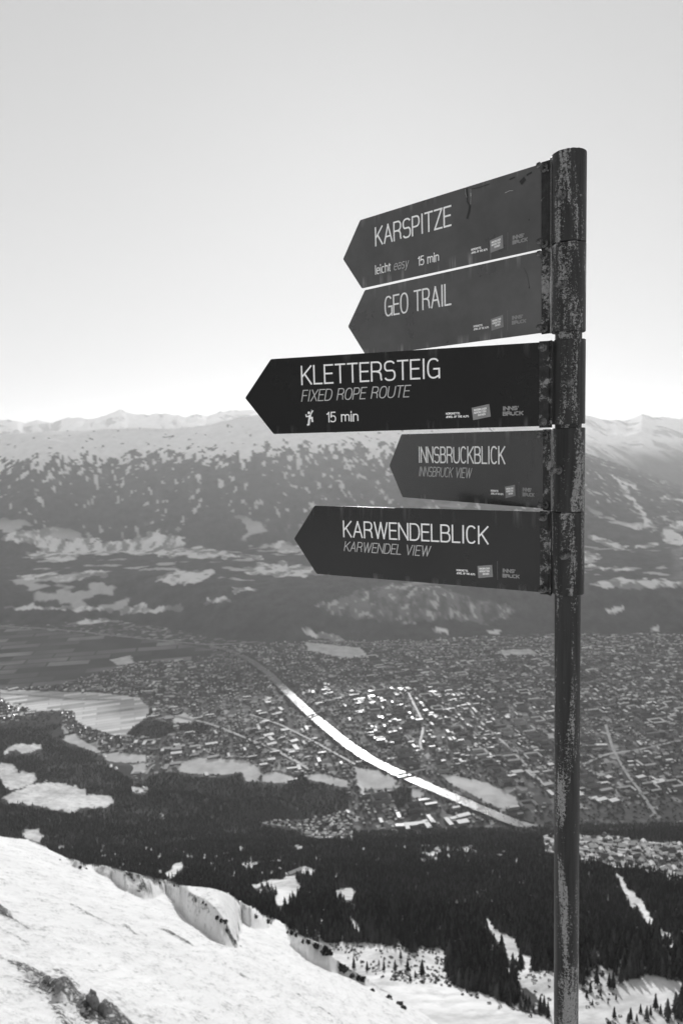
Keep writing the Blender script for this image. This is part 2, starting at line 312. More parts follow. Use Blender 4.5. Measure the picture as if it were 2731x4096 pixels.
FARSNOW = zoom([[(0, 690), (60, 660), (160, 655), (230, 640), (260, 650), (240, 680), (300, 700), (460, 685), (470, 700), (380, 720), (520, 700), (650, 685), (720, 650), (760, 680), (850, 685), (840, 730), (960, 740),
                 (1100, 770), (1210, 770), (1200, 790), (1080, 785), (900, 780), (740, 775), (560, 760), (420, 765), (270, 800), (160, 790), (130, 765), (200, 740), (120, 710), (0, 705)],
                [(80, 860), (250, 850), (270, 860), (480, 840), (500, 865), (300, 885), (120, 885)], [(700, 890), (780, 845), (900, 840), (960, 830), (990, 860), (900, 900), (780, 900)],
                [(1090, 835), (1200, 805), (1330, 800), (1330, 820), (1600, 810), (1600, 850), (1370, 870), (1200, 865), (1150, 860)],
                [(0, 1010), (150, 995), (180, 1010), (360, 1005), (580, 1010), (640, 990), (700, 1015), (830, 995), (835, 1025), (660, 1035), (600, 1050), (540, 1030), (330, 1020), (100, 1020)],
                [(300, 1080), (480, 1060), (640, 1090), (590, 1120), (480, 1115), (400, 1100)], [(1250, 730), (1270, 705), (1330, 715), (1390, 735), (1600, 740), (1600, 760), (1300, 755)],
                [(1060, 920), (1160, 915), (1165, 935), (1070, 940)], [(950, 970), (1050, 965), (1050, 985), (960, 985)], [(260, 300), (350, 290), (355, 315), (270, 322)]], 0, 1550, 1.148) + \
    zoom([[(190, 95), (330, 60), (430, 20), (600, -20), (800, -20), (1000, 40), (1030, 60), (1200, 80), (1270, 130), (1200, 160), (1100, 190), (900, 160), (800, 180), (650, 185), (450, 165), (300, 140)],
          [(100, 210), (200, 225), (270, 240), (420, 280), (330, 282), (200, 250)], [(820, 215), (900, 215), (900, 240), (820, 235)], [(1110, 220), (1190, 225), (1180, 245), (1110, 240)]], 1100, 2350, 1.3067) + \
    zoom([[(185, 700), (250, 715), (400, 770), (380, 790), (250, 750), (185, 725)], [(100, 795), (200, 795), (270, 830), (185, 850)], [(190, 960), (330, 930), (500, 940), (794, 945), (794, 980), (400, 985), (200, 975)],
          [(315, 385), (355, 405), (425, 500), (465, 560), (515, 620), (555, 695), (530, 690), (480, 615), (425, 545), (375, 480)], [(570, 700), (640, 640), (794, 640), (794, 670), (650, 690), (794, 770), (600, 755)],
          [(575, 495), (790, 545), (790, 560), (575, 508)], [(440, 755), (560, 750), (560, 775), (440, 778)], [(290, 1095), (340, 1075), (385, 1085), (330, 1115), (300, 1120)], [(535, 1180), (560, 1180), (560, 1205), (535, 1205)],
          [(190, 860), (300, 870), (440, 880), (440, 893), (300, 890), (190, 880)], [(355, 400), (400, 425), (470, 470), (455, 478), (390, 440)], [(400, 640), (470, 660), (455, 675), (390, 655)]], 2200, 1600, 1.307)
def cover(px, py, jit=True):
    """forest (0..1) on the near slopes for photograph positions px, py"""
    if jit:
        px, py = px + 6 * vn(px / 19, py / 19, 61) + 3 * vn(px / 6, py / 6, 62), py + 6 * vn(px / 19, py / 19, 63) + 3 * vn(px / 6, py / 6, 64)
    u = np.interp(px, UB[:, 0], UB[:, 1]); l = np.interp(px, LB[:, 0], LB[:, 1])
    f = ((py > u) & (py < l)).astype(float)
    f[inany(px, py, CLEAR + [VILLAGE_A, VILLAGE_B])] = 0
    m = inany(px, py, MOTTLE)
    f[m] *= .38
    return f

# ------------------------------------------------------------------ ground materials
def snow_material():
    k = N('wind_packed_snow'); p = k.pos()
    # wind-packed streaks and dead grass tips that run down the fall line
    st = k.noise(k.pos((.85, .11, .3), (0, 0, R(35))), 1.0, 7, .7, .3)
    fine = k.noise(k.pos((1.0, .30, 1), (0, 0, R(35))), 2.6, 4, .65)
    big = k.noise(p, .06, 4, .6)
    tips = k.math('MULTIPLY', k.ramp(st, (.47, 0), (.64, 1)), k.ramp(fine, (.44, 0), (.60, 1)))
    c = k.mix(k.ramp(big, (.35, 0), (.65, 1)), .74, .84)
    c = k.mix(k.math('MULTIPLY', tips, .9), c, .30)
    rock = k.ramp(k.noise(p, 4.0, 6, .75), (.36, .02), (.62, .16))
    brk = k.math('ADD', k.attr('a_rock'), k.math('MULTIPLY', k.math('SUBTRACT', k.noise(p, 2.6, 7, .8), .5), 4.2))
    rk = k.math('MULTIPLY', k.ramp(brk, (.50, 0), (.60, 1)), k.ramp(k.attr('a_rock'), (.03, 0), (.15, 1)))
    c = k.mix(rk, c, rock)
    k.bump(k.math('ADD', k.math('ADD', k.noise(p, .9, 7, .66), k.math('MULTIPLY', st, 1.2)), k.math('MULTIPLY', rk, .6)), .8, .45)
    return k.base(c, .75, .2)
def slope_material():
    k = N('forest_floor_and_snow'); p = k.pos()
    fl = k.ramp(k.noise(p, .02, 5), (.35, .018), (.75, .045))
    sn = k.mix(k.ramp(k.noise(p, .007, 5, .6), (.42, 0), (.62, .75)), k.ramp(k.noise(p, .035, 6, .68), (.30, .42), (.54, .82)), k.ramp(k.noise(p, .05, 5, .65), (.3, .22), (.6, .55)))
    k.bump(k.noise(p, .09, 5, .6), .5, 4.0)
    return k.base(k.mix(k.attr('a_snow'), fl, sn), .85, .15)
def valley_material():
    k = N('valley_ground'); p = k.pos()
    vor = k.n('ShaderNodeTexVoronoi', i_Vector=k.pos((1, 1.0, 0), (0, 0, R(24)))); vor.inputs['Scale'].default_value = .026
    cell = k.n('ShaderNodeSeparateColor', i_0=vor.outputs['Color']).outputs[0]
    town = k.mix(k.ramp(k.noise(p, .004, 4), (.4, 0), (.65, 1)), k.ramp(cell, (.0, .025), (.66, .06), (.84, .22), (1, .50)), k.ramp(cell, (.0, .025), (.6, .05), (.9, .15)))
    br = k.n('ShaderNodeTexBrick', i_Vector=k.pos((1, 1, 0), (0, 0, R(-17)))); br.offset = .37
    br.inputs['Color1'].default_value = (.10, .10, .10, 1); br.inputs['Color2'].default_value = (.84, .84, .84, 1); br.inputs['Mortar'].default_value = (.45, .45, .45, 1)
    br.inputs['Scale'].default_value = 1; br.inputs['Brick Width'].default_value = 230; br.inputs['Row Height'].default_value = 44; br.inputs['Mortar Size'].default_value = 3; br.inputs['Bias'].default_value = .25
    fl = k.mix(k.ramp(k.noise(p, .004, 4), (.45, 0), (.7, .5)), br.outputs[0], .80)
    b2 = k.n('ShaderNodeTexBrick', i_Vector=k.pos((1, 1, 0), (0, 0, R(-9)))); b2.offset = .43
    b2.inputs['Color1'].default_value = (.03, .03, .03, 1); b2.inputs['Color2'].default_value = (.42, .42, .42, 1); b2.inputs['Mortar'].default_value = (.03, .03, .03, 1)
    b2.inputs['Scale'].default_value = 1; b2.inputs['Brick Width'].default_value = 330; b2.inputs['Row Height'].default_value = 120; b2.inputs['Mortar Size'].default_value = 9; b2.inputs['Bias'].default_value = -.25
    dk = k.mix(k.ramp(k.noise(p, .0022, 4), (.42, .0), (.66, .8)), b2.outputs[0], .07)
    op = k.ramp(k.noise(p, .012, 5), (.3, .42), (.65, .66))
    wood = k.ramp(k.noise(p, .02, 4), (.35, .012), (.7, .03))
    c = k.mix(k.ramp(k.attr('a_field'), (.0, 0), (.45, 1)), town, k.mix(k.ramp(k.attr('a_field'), (.55, 0), (.9, 1)), dk, fl)); c = k.mix(k.attr('a_snow'), c, op); c = k.mix(k.attr('a_wood'), c, wood)
    return k.base(c, .8, .15)
def far_material():
    k = N('wooded_mountainside_with_snow'); p = k.pos()
    fo = k.ramp(k.noise(p, .008, 7, .66), (.3, .018), (.7, .075))
    sn = k.ramp(k.noise(p, .008, 6, .65), (.3, .74), (.6, .88))
    k.bump(k.noise(p, .012, 6, .65), .45, 22.0)
    return k.base(k.mix(k.attr('a_snow'), fo, sn), .9, .1)
M_SNOW, M_SLOPE, M_VALLEY, M_FAR = snow_material(), slope_material(), valley_material(), far_material()

# ------------------------------------------------------------------ ground sheets
def polar(az, rr, hf):
    A, RR = np.meshgrid(az, rr); x = RR * np.sin(A); y = RR * np.cos(A); return x, y, hf(x, y)
def sheet(name, az, rr, hf, mat, attrs, closed=False):
    x, y, z = polar(az, rr, hf); nr, nc = x.shape
    px, py = proj(x, y, z)
    at = attrs(x, y, z, px, py)
    i = np.arange(nr * nc).reshape(nr, nc)
    if closed: i = np.concatenate([i, i[:, :1]], 1)
    Q = np.stack([i[:-1, :-1], i[:-1, 1:], i[1:, 1:], i[1:, :-1]], -1).reshape(-1, 4)
    me = fastmesh(name, np.stack([x, y, z], -1).reshape(-1, 3), Q[:, ::-1], mat, {k: v.ravel() for k, v in at.items()})
    return obj(name, me, kind='structure')
AZ = np.radians(np.linspace(-33, 33, 470))
AZ_ALL = np.concatenate([AZ, np.radians(np.linspace(36, 324, 60))])
def at_hit(px, py, y0=15, y1=6500, hf=ground_near, n=900):
    """world point where the sight line through a photograph position meets the ground"""
    d = ray(px, py); d = d / d[1]
    Y = np.geomspace(y0, y1, n); z = hf(d[0] * Y, Y); k = np.nonzero(z > d[2] * Y)[0]
    i = k[0] if len(k) else n - 1
    if i > 0:
        a = z[i - 1] - d[2] * Y[i - 1]; b = z[i] - d[2] * Y[i]; t = a / (a - b) if a != b else 0
        yy = Y[i - 1] + (Y[i] - Y[i - 1]) * t
    else: yy = Y[0]
    return Vector((d[0] * yy, yy, float(hf(np.array([d[0] * yy]), np.array([yy]))[0])))
def rock_line(px0, py0, px1, py1, wd, ht):
    a = at_hit(px0, py0); b = at_hit(px1, py1); return (a.x, a.y, b.x, b.y, wd, ht)
_rk = [rock_line(78, 3858, 250, 3970, .9, .55), rock_line(225, 3955, 340, 4030, 1.7, 1.1), rock_line(320, 4020, 470, 4110, 1.8, 1.2), rock_line(230, 4030, 262, 4090, .5, .4),
       rock_line(-20, 3628, 30, 3668, .9, .8), rock_line(30, 3668, 120, 3715, .35, .3), rock_line(285, 3618, 455, 3705, .7, .35), rock_line(500, 3700, 545, 3740, .6, .3), rock_line(565, 3728, 582, 3742, .4, .3),
       rock_line(672, 3728, 755, 3778, .9, .7), rock_line(960, 3898, 975, 3906, .6, .4), rock_line(1190, 3975, 1205, 3988, .4, .3), rock_line(1280, 4030, 1330, 4065, .35, .3),
       rock_line(118, 3360, 165, 3385, 1.5, .8), rock_line(0, 3712, 110, 3772, .35, .2), rock_line(1500, 3925, 1790, 4110, 2.0, 1.0), rock_line(230, 3880, 310, 3945, .35, .25)]
ROCKS.extend(_rk)
def near_attrs(x, y, z, px, py):
    r = np.zeros(x.shape)
    for (ax, ay, bx, by, wd, ht) in ROCKS:
        dx, dy = bx - ax, by - ay; t = np.clip(((x - ax) * dx + (y - ay) * dy) / (dx * dx + dy * dy), 0, 1)
        d = np.hypot(x - ax - t * dx, y - ay - t * dy) / wd + .35 * vn(x / 1.6, y / 1.6, 77)
        r = np.maximum(r, (1 - ss(.25, 1.25, d)) * (.74 if wd >= .8 else .46))
    # rock and dead grass that shows on the lip and face of the scoops
    yf, yc, y2 = crest_y(x, y); wl = yc - yf
    lip = np.exp(-((y - yc + .12 * wl) / (.14 * wl + .1)) ** 2) * (wl > .5); q = x / np.maximum(y, 1)
    r = np.maximum(r, .75 * ss(.05, .3, fbm(q * 150, (y - yc) / np.maximum(wl, .3) * 6, 3, 91)) * lip)
    wall = (y > yf + .2 * wl) & (y < yc) & (wl > .8) & (px > 505) & (px < 650)
    r = np.maximum(r, .8 * ss(.05, .3, fbm(q * 110, (y - yf) / np.maximum(wl, .3) * 2.2, 3, 92)) * wall)
    spur = (px > 905) & (px < 965) & (y > yc - 1.2) & (y < yc + 1.0)
    r = np.maximum(r, .8 * spur)
    back = (y < -2.5); r = np.where(back, ss(.0, .2, fbm(x / 13, y / 13, 3, 93) + .75 * ss(-1, -9, x) - .42), r)  # unseen rock patches added behind the camera to darken the sign reflections
    return {'a_rock': r * ((y > 10) | back)}
rr_near = np.concatenate([[.2], np.arange(.8, 22, 1.0), np.arange(22, 60, .4), np.arange(60, 165, .22), np.arange(165, 340, 1.6)])
sheet('snow_slope', AZ_ALL, rr_near, ground_near, M_SNOW, near_attrs, closed=True)
def slope_attrs(x, y, z, px, py):
    f = np.maximum(cover(px, py), py < np.interp(px, UB[:, 0], UB[:, 1]) + 4); s = 1 - f
    s[(f > .2) & (f < .9)] = .75
    vl = inany(px, py, [VILLAGE_A, VILLAGE_B]); s[vl] = .18 + .5 * (fbm(x[vl] / 30, y[vl] / 30, 2, 72) > .12)
    sp = (fbm(px / 16, py / 16, 3, 71) > .44) & (py > 3380)
    s[sp & (f > .9)] = .7
    return {'a_snow': s}
sheet('mountain_slope', AZ, np.concatenate([np.arange(335, 1000, 4.0), np.arange(1000, 2200, 8.0), np.arange(2200, 4620, 12.0)]), lambda x, y: ground_near(x, y) - .5, M_SLOPE, slope_attrs)
def valley_z(x, y): return FLOOR + 2.0 * fbm(x / 300, y / 300, 2, 33)
def wobble(px, py, a=5): return px + a * vn(px / 23, py / 15, 65), py + .7 * a * vn(px / 23, py / 15, 66)
def valley_attrs(x, y, z, px, py):
    a, b = wobble(px, py, 3)
    fo = cover(px, py) * (y < 4700)
    return {'a_field': np.maximum(inany(a, b, FIELDS[:1]).astype(float), .5 * inany(a, b, FIELDS[1:])), 'a_snow': inany(a, b, OPEN).astype(float), 'a_wood': np.maximum(inany(*wobble(px, py, 8), WOODS), fo)}
sheet('valley_floor', AZ, np.arange(2950, 8200, 13.0), valley_z, M_VALLEY, valley_attrs)
def far_attrs(x, y, z, px, py):
    a, b = wobble(px, py, 9); c, d = wobble(a, b, 4)
    u_, v_ = x + .45 * y, y - .45 * x
    zone = ss(-1330, -1230, z) * ss(9100, 9500, y)
    n1 = .55 * fbm(x / 60, y / 88, 2, 83, .5) + .45 * fbm(u_ / 48, v_ / 190, 2, 89, .5)
    zz = z - 320 * ss(.25, .36, x / y) + 130 * fbm(x / 800, y / 900, 3, 81) + 60 * fbm(x / 140, y / 500, 2, 82)
    thr = np.interp(zz, [-1300, -900, -620, -470, -360, -260, -170, -80], [.37, .385, .35, .28, .17, .02, -.18, -.5]) - .05 * fbm(x / 700, y / 900, 2, 84)
    s = ss(thr - .025, thr + .045, n1) * zone * np.interp(zz, [-900, -400, -200], [.62, .75, 1.0])
    s = np.maximum(s, ss(.34, .42, fbm(x / 380 + 9, y / 190, 3, 85, .6)) * ss(6500, 6900, y) * ss(9600, 9200, y) * .55)
    pl = inany(c, d, FARSNOW) * (y < 12500) * np.where(inany(c, d, FARSNOW[10:11]), .16 + .45 * (fbm(x / 35, y / 60, 2, 90) > .28), 1.0)
    s = np.maximum(s, pl * (.22 + .70 * ss(-.20, .12, fbm(x / 90, y / 150, 4, 86, .6))))
    s = np.where(y > 12600, ss(-900, -300, z + 200 * fbm(x / 900, y / 900, 4, 87)) * (.35 + .65 * ss(-.25, .12, ridged(x / 420 + .3 * y / 420, y / 1100, 4, 88))), s)
    return {'a_snow': np.clip(s, 0, 1)}
AZF = np.radians(np.linspace(-36, 36, 500))
sheet('opposite_mountains', AZF, np.concatenate([np.arange(5500, 9000, 22.0), np.arange(9000, 13400, 20.0)]), ground_far, M_FAR, far_attrs)
sheet('far_mountain_range', AZF, np.arange(13360, 27000, 85.0), ground_far, M_FAR, far_attrs)

# ------------------------------------------------------------------ river, roads, bridges on the valley floor
def on_floor(px, py, z=FLOOR):
    d = ray(px, py); k = z / d[2]; return Vector((d[0] * k, d[1] * k, z))
def ribbon(name, pts, widths, z, mat, kind='structure', n=60):
    P = np.array([on_floor(*p)[:2] for p in pts]); s = np.r_[0, np.cumsum(np.hypot(*np.diff(P, axis=0).T))]
    t = np.linspace(0, s[-1], n); X = np.interp(t, s, P[:, 0]); Y = np.interp(t, s, P[:, 1]); Wd = np.interp(t, s, widths)
    for _ in range(3):
        X[1:-1] = (X[:-2] + 2 * X[1:-1] + X[2:]) / 4; Y[1:-1] = (Y[:-2] + 2 * Y[1:-1] + Y[2:]) / 4
    dx = np.gradient(X); dy = np.gradient(Y); L = np.hypot(dx, dy); nx, ny = -dy / L, dx / L
    w2 = Wd / 2 * (1 + .12 * vn(t / 45, 0.5, 3) + .06 * vn(t / 14, 0.5, 4))
    V = np.r_[np.c_[X + nx * w2, Y + ny * w2, np.full(n, z)], np.c_[X - nx * w2, Y - ny * w2, np.full(n, z)]]
    Q = np.array([(i, i + 1, n + i + 1, n + i) for i in range(n - 1)])
    if ((P[-1] - P[0])[0]) > 0: Q = Q[:, ::-1]
    me = fastmesh(name, V, Q, mat, smooth=False); o = obj(name, me, kind=kind); return o, np.c_[X, Y]
k = N('river_water'); p = k.pos()
k.bump(k.math('ADD', k.noise(p, .09, 4, .6), k.math('MULTIPLY', k.noise(p, .35, 3, .6), .5)), .55, 1.6)
M_WATER = k.base(.035, k.ramp(k.noise(k.pos((1, .5, 1), (0, 0, R(30))), .012, 4, .65), (.38, .20), (.62, .42)), .7)
RIV = [(860, 2588), (905, 2598), (960, 2620), (1010, 2647), (1080, 2700), (1132, 2752), (1200, 2818), (1254, 2868), (1324, 2926), (1393, 2982), (1480, 3040), (1567, 3083), (1646, 3118), (1742, 3161), (1846, 3205), (1968, 3257), (2073, 3300), (2200, 3330), (2330, 3350)]
river, RIVXY = ribbon('river', RIV, [36, 42, 48, 52, 56, 58, 62, 64, 66, 66, 66, 64, 60, 58, 58, 58, 56, 54, 50], FLOOR + 4.5, M_WATER, n=110)
k = N('road_surface'); M_ROAD = k.base(k.ramp(k.noise(k.pos(), .02, 4), (.3, .12), (.7, .34)), .6, .4)
k = N('gravel_bank'); M_BANK = k.base(k.ramp(k.noise(k.pos(), .03, 5), (.35, .05), (.7, .20)), .9, .1)
ROADS = [([(1632, 2770), (1650, 2810), (1672, 2850), (1690, 2890), (1690, 2930), (1678, 2970), (1690, 3020)], 15), ([(1850, 2802), (1880, 2840), (1910, 2880), (1955, 2920), (2010, 2970), (2060, 3010), (2110, 3070), (2200, 3170), (2260, 3260)], 14),
         ([(1720, 2588), (1850, 2588), (2000, 2590), (2130, 2594), (2300, 2602), (2731, 2630)], 18), ([(600, 2885), (700, 2860), (850, 2900), (1000, 2960), (1120, 3010), (1240, 3080)], 20), ([(0, 2505), (250, 2520), (500, 2548), (860, 2585), (1100, 2560), (1400, 2568), (1720, 2588)], 24),
         ([(385, 2985), (395, 2960), (420, 2950)], 12), ([(585, 3100), (600, 3075), (620, 3060)], 14), ([(2420, 2900), (2450, 3000), (2500, 3090), (2560, 3170), (2620, 3260)], 16), ([(2330, 3060), (2420, 3020), (2560, 3000), (2731, 2960)], 16),
         ([(1430, 3135), (1452, 3160), (1445, 3180)], 16), ([(0, 2775), (180, 2785), (320, 2800), (480, 2800)], 12), ([(1000, 2860), (1120, 2900), (1240, 2960), (1330, 3010), (1420, 3060)], 14)]
ROADXY = []
for pts, w in ROADS:
    o, xy = ribbon('road', pts, [w] * len(pts), FLOOR + 3.2 + .15 * len(ROADXY), M_ROAD, n=36); ROADXY.append((xy, w))
def bridge(pa, pb, wdt, label):
    a = on_floor(*pa); b = on_floor(*pb); d = b - a; L = d.length; ang = math.atan2(d.y, d.x); mid = (a + b) / 2
    t = obj('bridge', None, label=label, cat='bridge'); t.location = (mid.x, mid.y, FLOOR); t.rotation_euler[2] = ang
    def bx(nm, sx, sy, sz, x, z):
        v = [(x + i * sx / 2, j * sy / 2, z + k_ * sz) for i in (-1, 1) for j in (-1, 1) for k_ in (0, 1)]
        return obj(nm, mesh(nm, v, [(0, 1, 3, 2), (4, 6, 7, 5), (0, 4, 5, 1), (2, 3, 7, 6), (0, 2, 6, 4), (1, 5, 7, 3)], M_BRIDGE), t)
    bx('deck', L, wdt, 1.6, 0, 11.0)
    for x in (-L / 6, L / 6): bx('pier', 3.0, wdt * .8, 9.0, x, 2.0)
    o = bx('railing', L, .5, 1.2, 0, 12.6); o.location.y = wdt / 2 - .3
    o = bx('railing', L, .5, 1.2, 0, 12.6); o.location.y = -wdt / 2 + .3
M_BRIDGE = flat('bridge_concrete', .22, .8, .2, .2, .05)
bridge((1225, 2876), (1300, 2845), 14, 'dark flat road bridge across the brightest reach of the river')
bridge((1590, 3110), (1700, 3085), 16, 'road bridge over the lower river beside the snowy park')
bridge((930, 2632), (1000, 2600), 12, 'faint far bridge over the grey upper river in the shade')

# ------------------------------------------------------------------ buildings
def wallmat(nm, v): return flat(nm, v, .85, .2, .2, .3)
M_WALL = [wallmat('pale_render', .34), wallmat('grey_render', .20), wallmat('dark_facade', .11)]
M_ROOF = [flat('snowy_roof', .68, .55, .3, .12, .4), flat('wet_tile_roof', .08, .35, .5, .3, .4), flat('metal_roof', .24, .42, .5, .2, .4)]
k = N('town_in_the_distance'); M_TOWN = k.base(k.attr('tone'), k.ramp(k.noise(k.pos(), .03, 2), (.4, .36), (.62, .75)), .35)
def dist_poly(x, y, XY):
    return np.min(np.hypot(x[:, None] - XY[None, :, 0], y[:, None] - XY[None, :, 1]), 1)
BL = []          # x, y, z, length, width, height, angle, wall, roof, gabled, district
def add_b(x, y, z, l, w, h, a, wall, roof, gab, dist): BL.append((x, y, z, l, w, h, a, wall, roof, gab, dist))
# the town on the valley floor: jittered blocks
gx, gy = np.meshgrid(np.arange(-2700, 3300, 25.0), np.arange(2950, 6050, 27.0))
gx = gx + rng.uniform(-6, 6, gx.shape); gy = gy + rng.uniform(-7, 7, gy.shape)
ca, sa = math.cos(R(12)), math.sin(R(12))
_st = ((np.mod(gx + 25 * fbm(gx / 500, gy / 500, 2, 103), 128) < 22) | (np.mod(gy + 25 * fbm(gx / 500, gy / 500, 2, 104), 112) < 19)).ravel()
gx, gy = (gx * ca - (gy - 4400) * sa).ravel(), (gx * sa + (gy - 4400) * ca).ravel() + 4400
px, py = proj(gx, gy, np.full(gx.shape, FLOOR))
ok = ~_st & (px > -90) & (px < 2830) & (py > 2592 - .02 * px) & (py < 3345)
gx, gy, px, py = gx[ok], gy[ok], px[ok], py[ok]
bad = inany(px, py, FIELDS + OPEN + WOODS) | (cover(px, py + 8, False) > .1) | (ground_near(gx, gy) > FLOOR - 1)
bad |= dist_poly(gx, gy, RIVXY) < 66
for xy, w in ROADXY: bad |= dist_poly(gx, gy, xy) < w / 2 + 9
bad |= (py < 2640) & (px < 900)
gx, gy, px, py = gx[~bad], gy[~bad], px[~bad], py[~bad]
dn = fbm(gx / 420, gy / 420, 2, 101); dn2 = fbm(gx / 260 + 7, gy / 260, 2, 102)
TOWERS = [(767, 2640), (900, 2622), (1010, 2650), (1110, 2735), (1110, 2780), (1040, 2770), (900, 2720)]
SLABS = [(1500, 2840), (1560, 2780), (1900, 2780), (2000, 2900), (1900, 3010), (1600, 3010), (1440, 2940)]
inT, inS = inpoly(px, py, TOWERS), inpoly(px, py, SLABS)
# perimeter blocks of the inner town
uu, vv = np.meshgrid(np.arange(-2600, 3300, 128.0), np.arange(2950, 6000, 112.0)); uu = uu.ravel() + 75; vv = vv.ravel() + 65
qx, qy = uu * ca - (vv - 4400) * sa, uu * sa + (vv - 4400) * ca + 4400; qpx, qpy = proj(qx, qy, np.full(qx.shape, FLOOR)); taken = np.zeros(len(gx), bool)
okb = (qpx > 1450) & (qpx < 2800) & (qpy > 2625) & (qpy < 3240) & ~inany(qpx, qpy, OPEN + WOODS) & (dist_poly(qx, qy, RIVXY) > 120) & (rng.random(len(qx)) < .42)
for xy, w in ROADXY: okb &= dist_poly(qx, qy, xy) > w / 2 + 50
for x_b, y_b in zip(qx[okb], qy[okb]):
    taken |= (np.abs(gx - x_b) < 52) & (np.abs(gy - y_b) < 50); Lx, Ly, hh = rng.uniform(60, 84), rng.uniform(52, 72), rng.uniform(12, 19); rf = 0 if rng.random() < .4 else (1 if rng.random() < .7 else 2); wl_ = int(rng.integers(0, 3))
    for du, dv, l_, a_ in ((0, -Ly / 2, Lx, 12), (0, Ly / 2, Lx, 12), (-Lx / 2, 0, Ly - 13, 102), (Lx / 2, 0, Ly - 13, 102)):
        if rng.random() < .88: add_b(x_b + du * ca - dv * sa, y_b + du * sa + dv * ca, FLOOR, l_ * rng.uniform(.8, 1), 12.5, hh * rng.uniform(.85, 1.1), R(a_), wl_, rf if rng.random() < .7 else 1, 1, 'block')
for i in range(len(gx)):
    if taken[i]: continue
    r = rng.random(); ang = R(12) + .25 * dn2[i] + (R(90) if rng.random() < .4 else 0)
    roof = 0 if rng.random() < .46 else (1 if rng.random() < .6 else 2); wall = int(rng.integers(0, 3))
    if inT[i] and r < .22: add_b(gx[i], gy[i], FLOOR, rng.uniform(18, 42), 14, rng.uniform(28, 46), R(75), 1, 2, 0, 'tower')
    elif inS[i] and r < .20: add_b(gx[i], gy[i], FLOOR, rng.uniform(22, 46), rng.uniform(12, 16), rng.uniform(14, 27), R(102 if rng.random() < .6 else 12), 1, roof if rng.random() < .5 else 2, 0, 'slab')
    elif dn[i] > .25 and r < .14: add_b(gx[i], gy[i], FLOOR, rng.uniform(30, 70), rng.uniform(16, 30), rng.uniform(7, 12), R(12) + .5 * dn2[i] + (R(90) if rng.random() < .3 else 0), 1, 0 if r < .08 else 2, 0, 'hall')
    elif dn[i] < -.05 and px[i] > 1750 and r < .62: add_b(gx[i], gy[i], FLOOR, rng.uniform(18, 34), rng.uniform(11, 15), rng.uniform(11, 19), ang, wall, roof, rng.random() < .6, 'block')
    elif r < .66: add_b(gx[i], gy[i], FLOOR, rng.uniform(10, 20), rng.uniform(9, 12), rng.uniform(5, 9), ang, wall, roof, 1, 'house')
    elif r < .70: add_b(gx[i], gy[i], FLOOR, rng.uniform(30, 60), rng.uniform(12, 18), rng.uniform(8, 14), ang, wall, roof, 0, 'block')
def scatter_village(poly, n, lo, hi, dist, sp):
    P = np.array(poly); got = []
    for _ in range(n * 30):
        if len(got) >= n: break
        a = rng.uniform(P[:, 0].min(), P[:, 0].max()); b = rng.uniform(P[:, 1].min(), P[:, 1].max())
        if not inpoly(np.array([a]), np.array([b]), poly)[0]: continue
        h = at_hit(a, b, 1500, 4700)
        if h.z < FLOOR: h = on_floor(a, b)
        if any((h.x - g.x) ** 2 + (h.y - g.y) ** 2 < sp * sp for g in got): continue
        got.append(h)
        add_b(h.x, h.y, h.z - 1.5, rng.uniform(lo, hi), rng.uniform(9, 12), rng.uniform(6, 10), R(12) + rng.uniform(-.4, .4) + (R(90) if rng.random() < .4 else 0), int(rng.integers(0, 3)), 0 if rng.random() < .72 else 1, 1, dist)
scatter_village(VILLAGE_A, 80, 9, 20, 'foothill', 17)
scatter_village(VILLAGE_B, 105, 9, 19, 'terrace', 19)
scatter_village(VILLAGE_C, 40, 10, 18, 'house', 20)
scatter_village([(1150, 3512), (1190, 3500), (1200, 3535), (1130, 3540)], 2, 24, 34, 'alm', 25)
scatter_village([(1000, 3535), (1060, 3530), (1060, 3545), (1000, 3545)], 2, 22, 30, 'alm', 25)
scatter_village([(535, 3152), (590, 3152), (590, 3168), (535, 3168)], 3, 14, 22, 'wood', 14)
scatter_village([(640, 3255), (656, 3255), (656, 3268), (640, 3268)], 1, 14, 16, 'wood', 14)
scatter_village([(420, 3064), (470, 3070), (470, 3082), (425, 3076)], 2, 20, 30, 'wood', 14)
B = np.array([b[:7] for b in BL]); Dd = np.hypot(B[:, 0], B[:, 1]); bpx, bpy_ = proj(B[:, 0], B[:, 1], B[:, 2])
area = (B[:, 3] + B[:, 4]) * .7 * (B[:, 5] + B[:, 4] * .4) / Dd ** 2
area[(bpx < 10) | (bpx > 2720) | ((bpx > 2195) & (bpx < 2330))] = 0
for i, b in enumerate(BL):
    if b[10] in ('foothill', 'terrace', 'alm', 'wood') and area[i] > 0: area[i] += 1 if b[10] in ('alm', 'wood') else .0002
order = np.argsort(-area); chosen = set(order[:290].tolist())
def unit_box(mats):
    v = [(i / 2, j / 2, k_) for i in (-1, 1) for j in (-1, 1) for k_ in (0, 1)]
    return mesh('wall', v, [(0, 1, 3, 2), (4, 6, 7, 5), (0, 4, 5, 1), (2, 3, 7, 6), (1, 5, 7, 3)], mats)
def unit_gable(mat):
    v = [(-.54, -.58, 0), (.54, -.58, 0), (.54, .58, 0), (-.54, .58, 0), (-.54, 0, .42), (.54, 0, .42)]
    return mesh('roof', v, [(0, 1, 5, 4), (2, 3, 4, 5), (0, 4, 3), (1, 2, 5), (0, 3, 2, 1)], mat)
def unit_flat(mat):
    v = [(i * .51, j * .53, k_) for i in (-1, 1) for j in (-1, 1) for k_ in (0, 1)]
    return mesh('roof', v, [(0, 1, 3, 2), (4, 6, 7, 5), (0, 4, 5, 1), (2, 3, 7, 6), (0, 2, 6, 4), (1, 5, 7, 3)], mat)
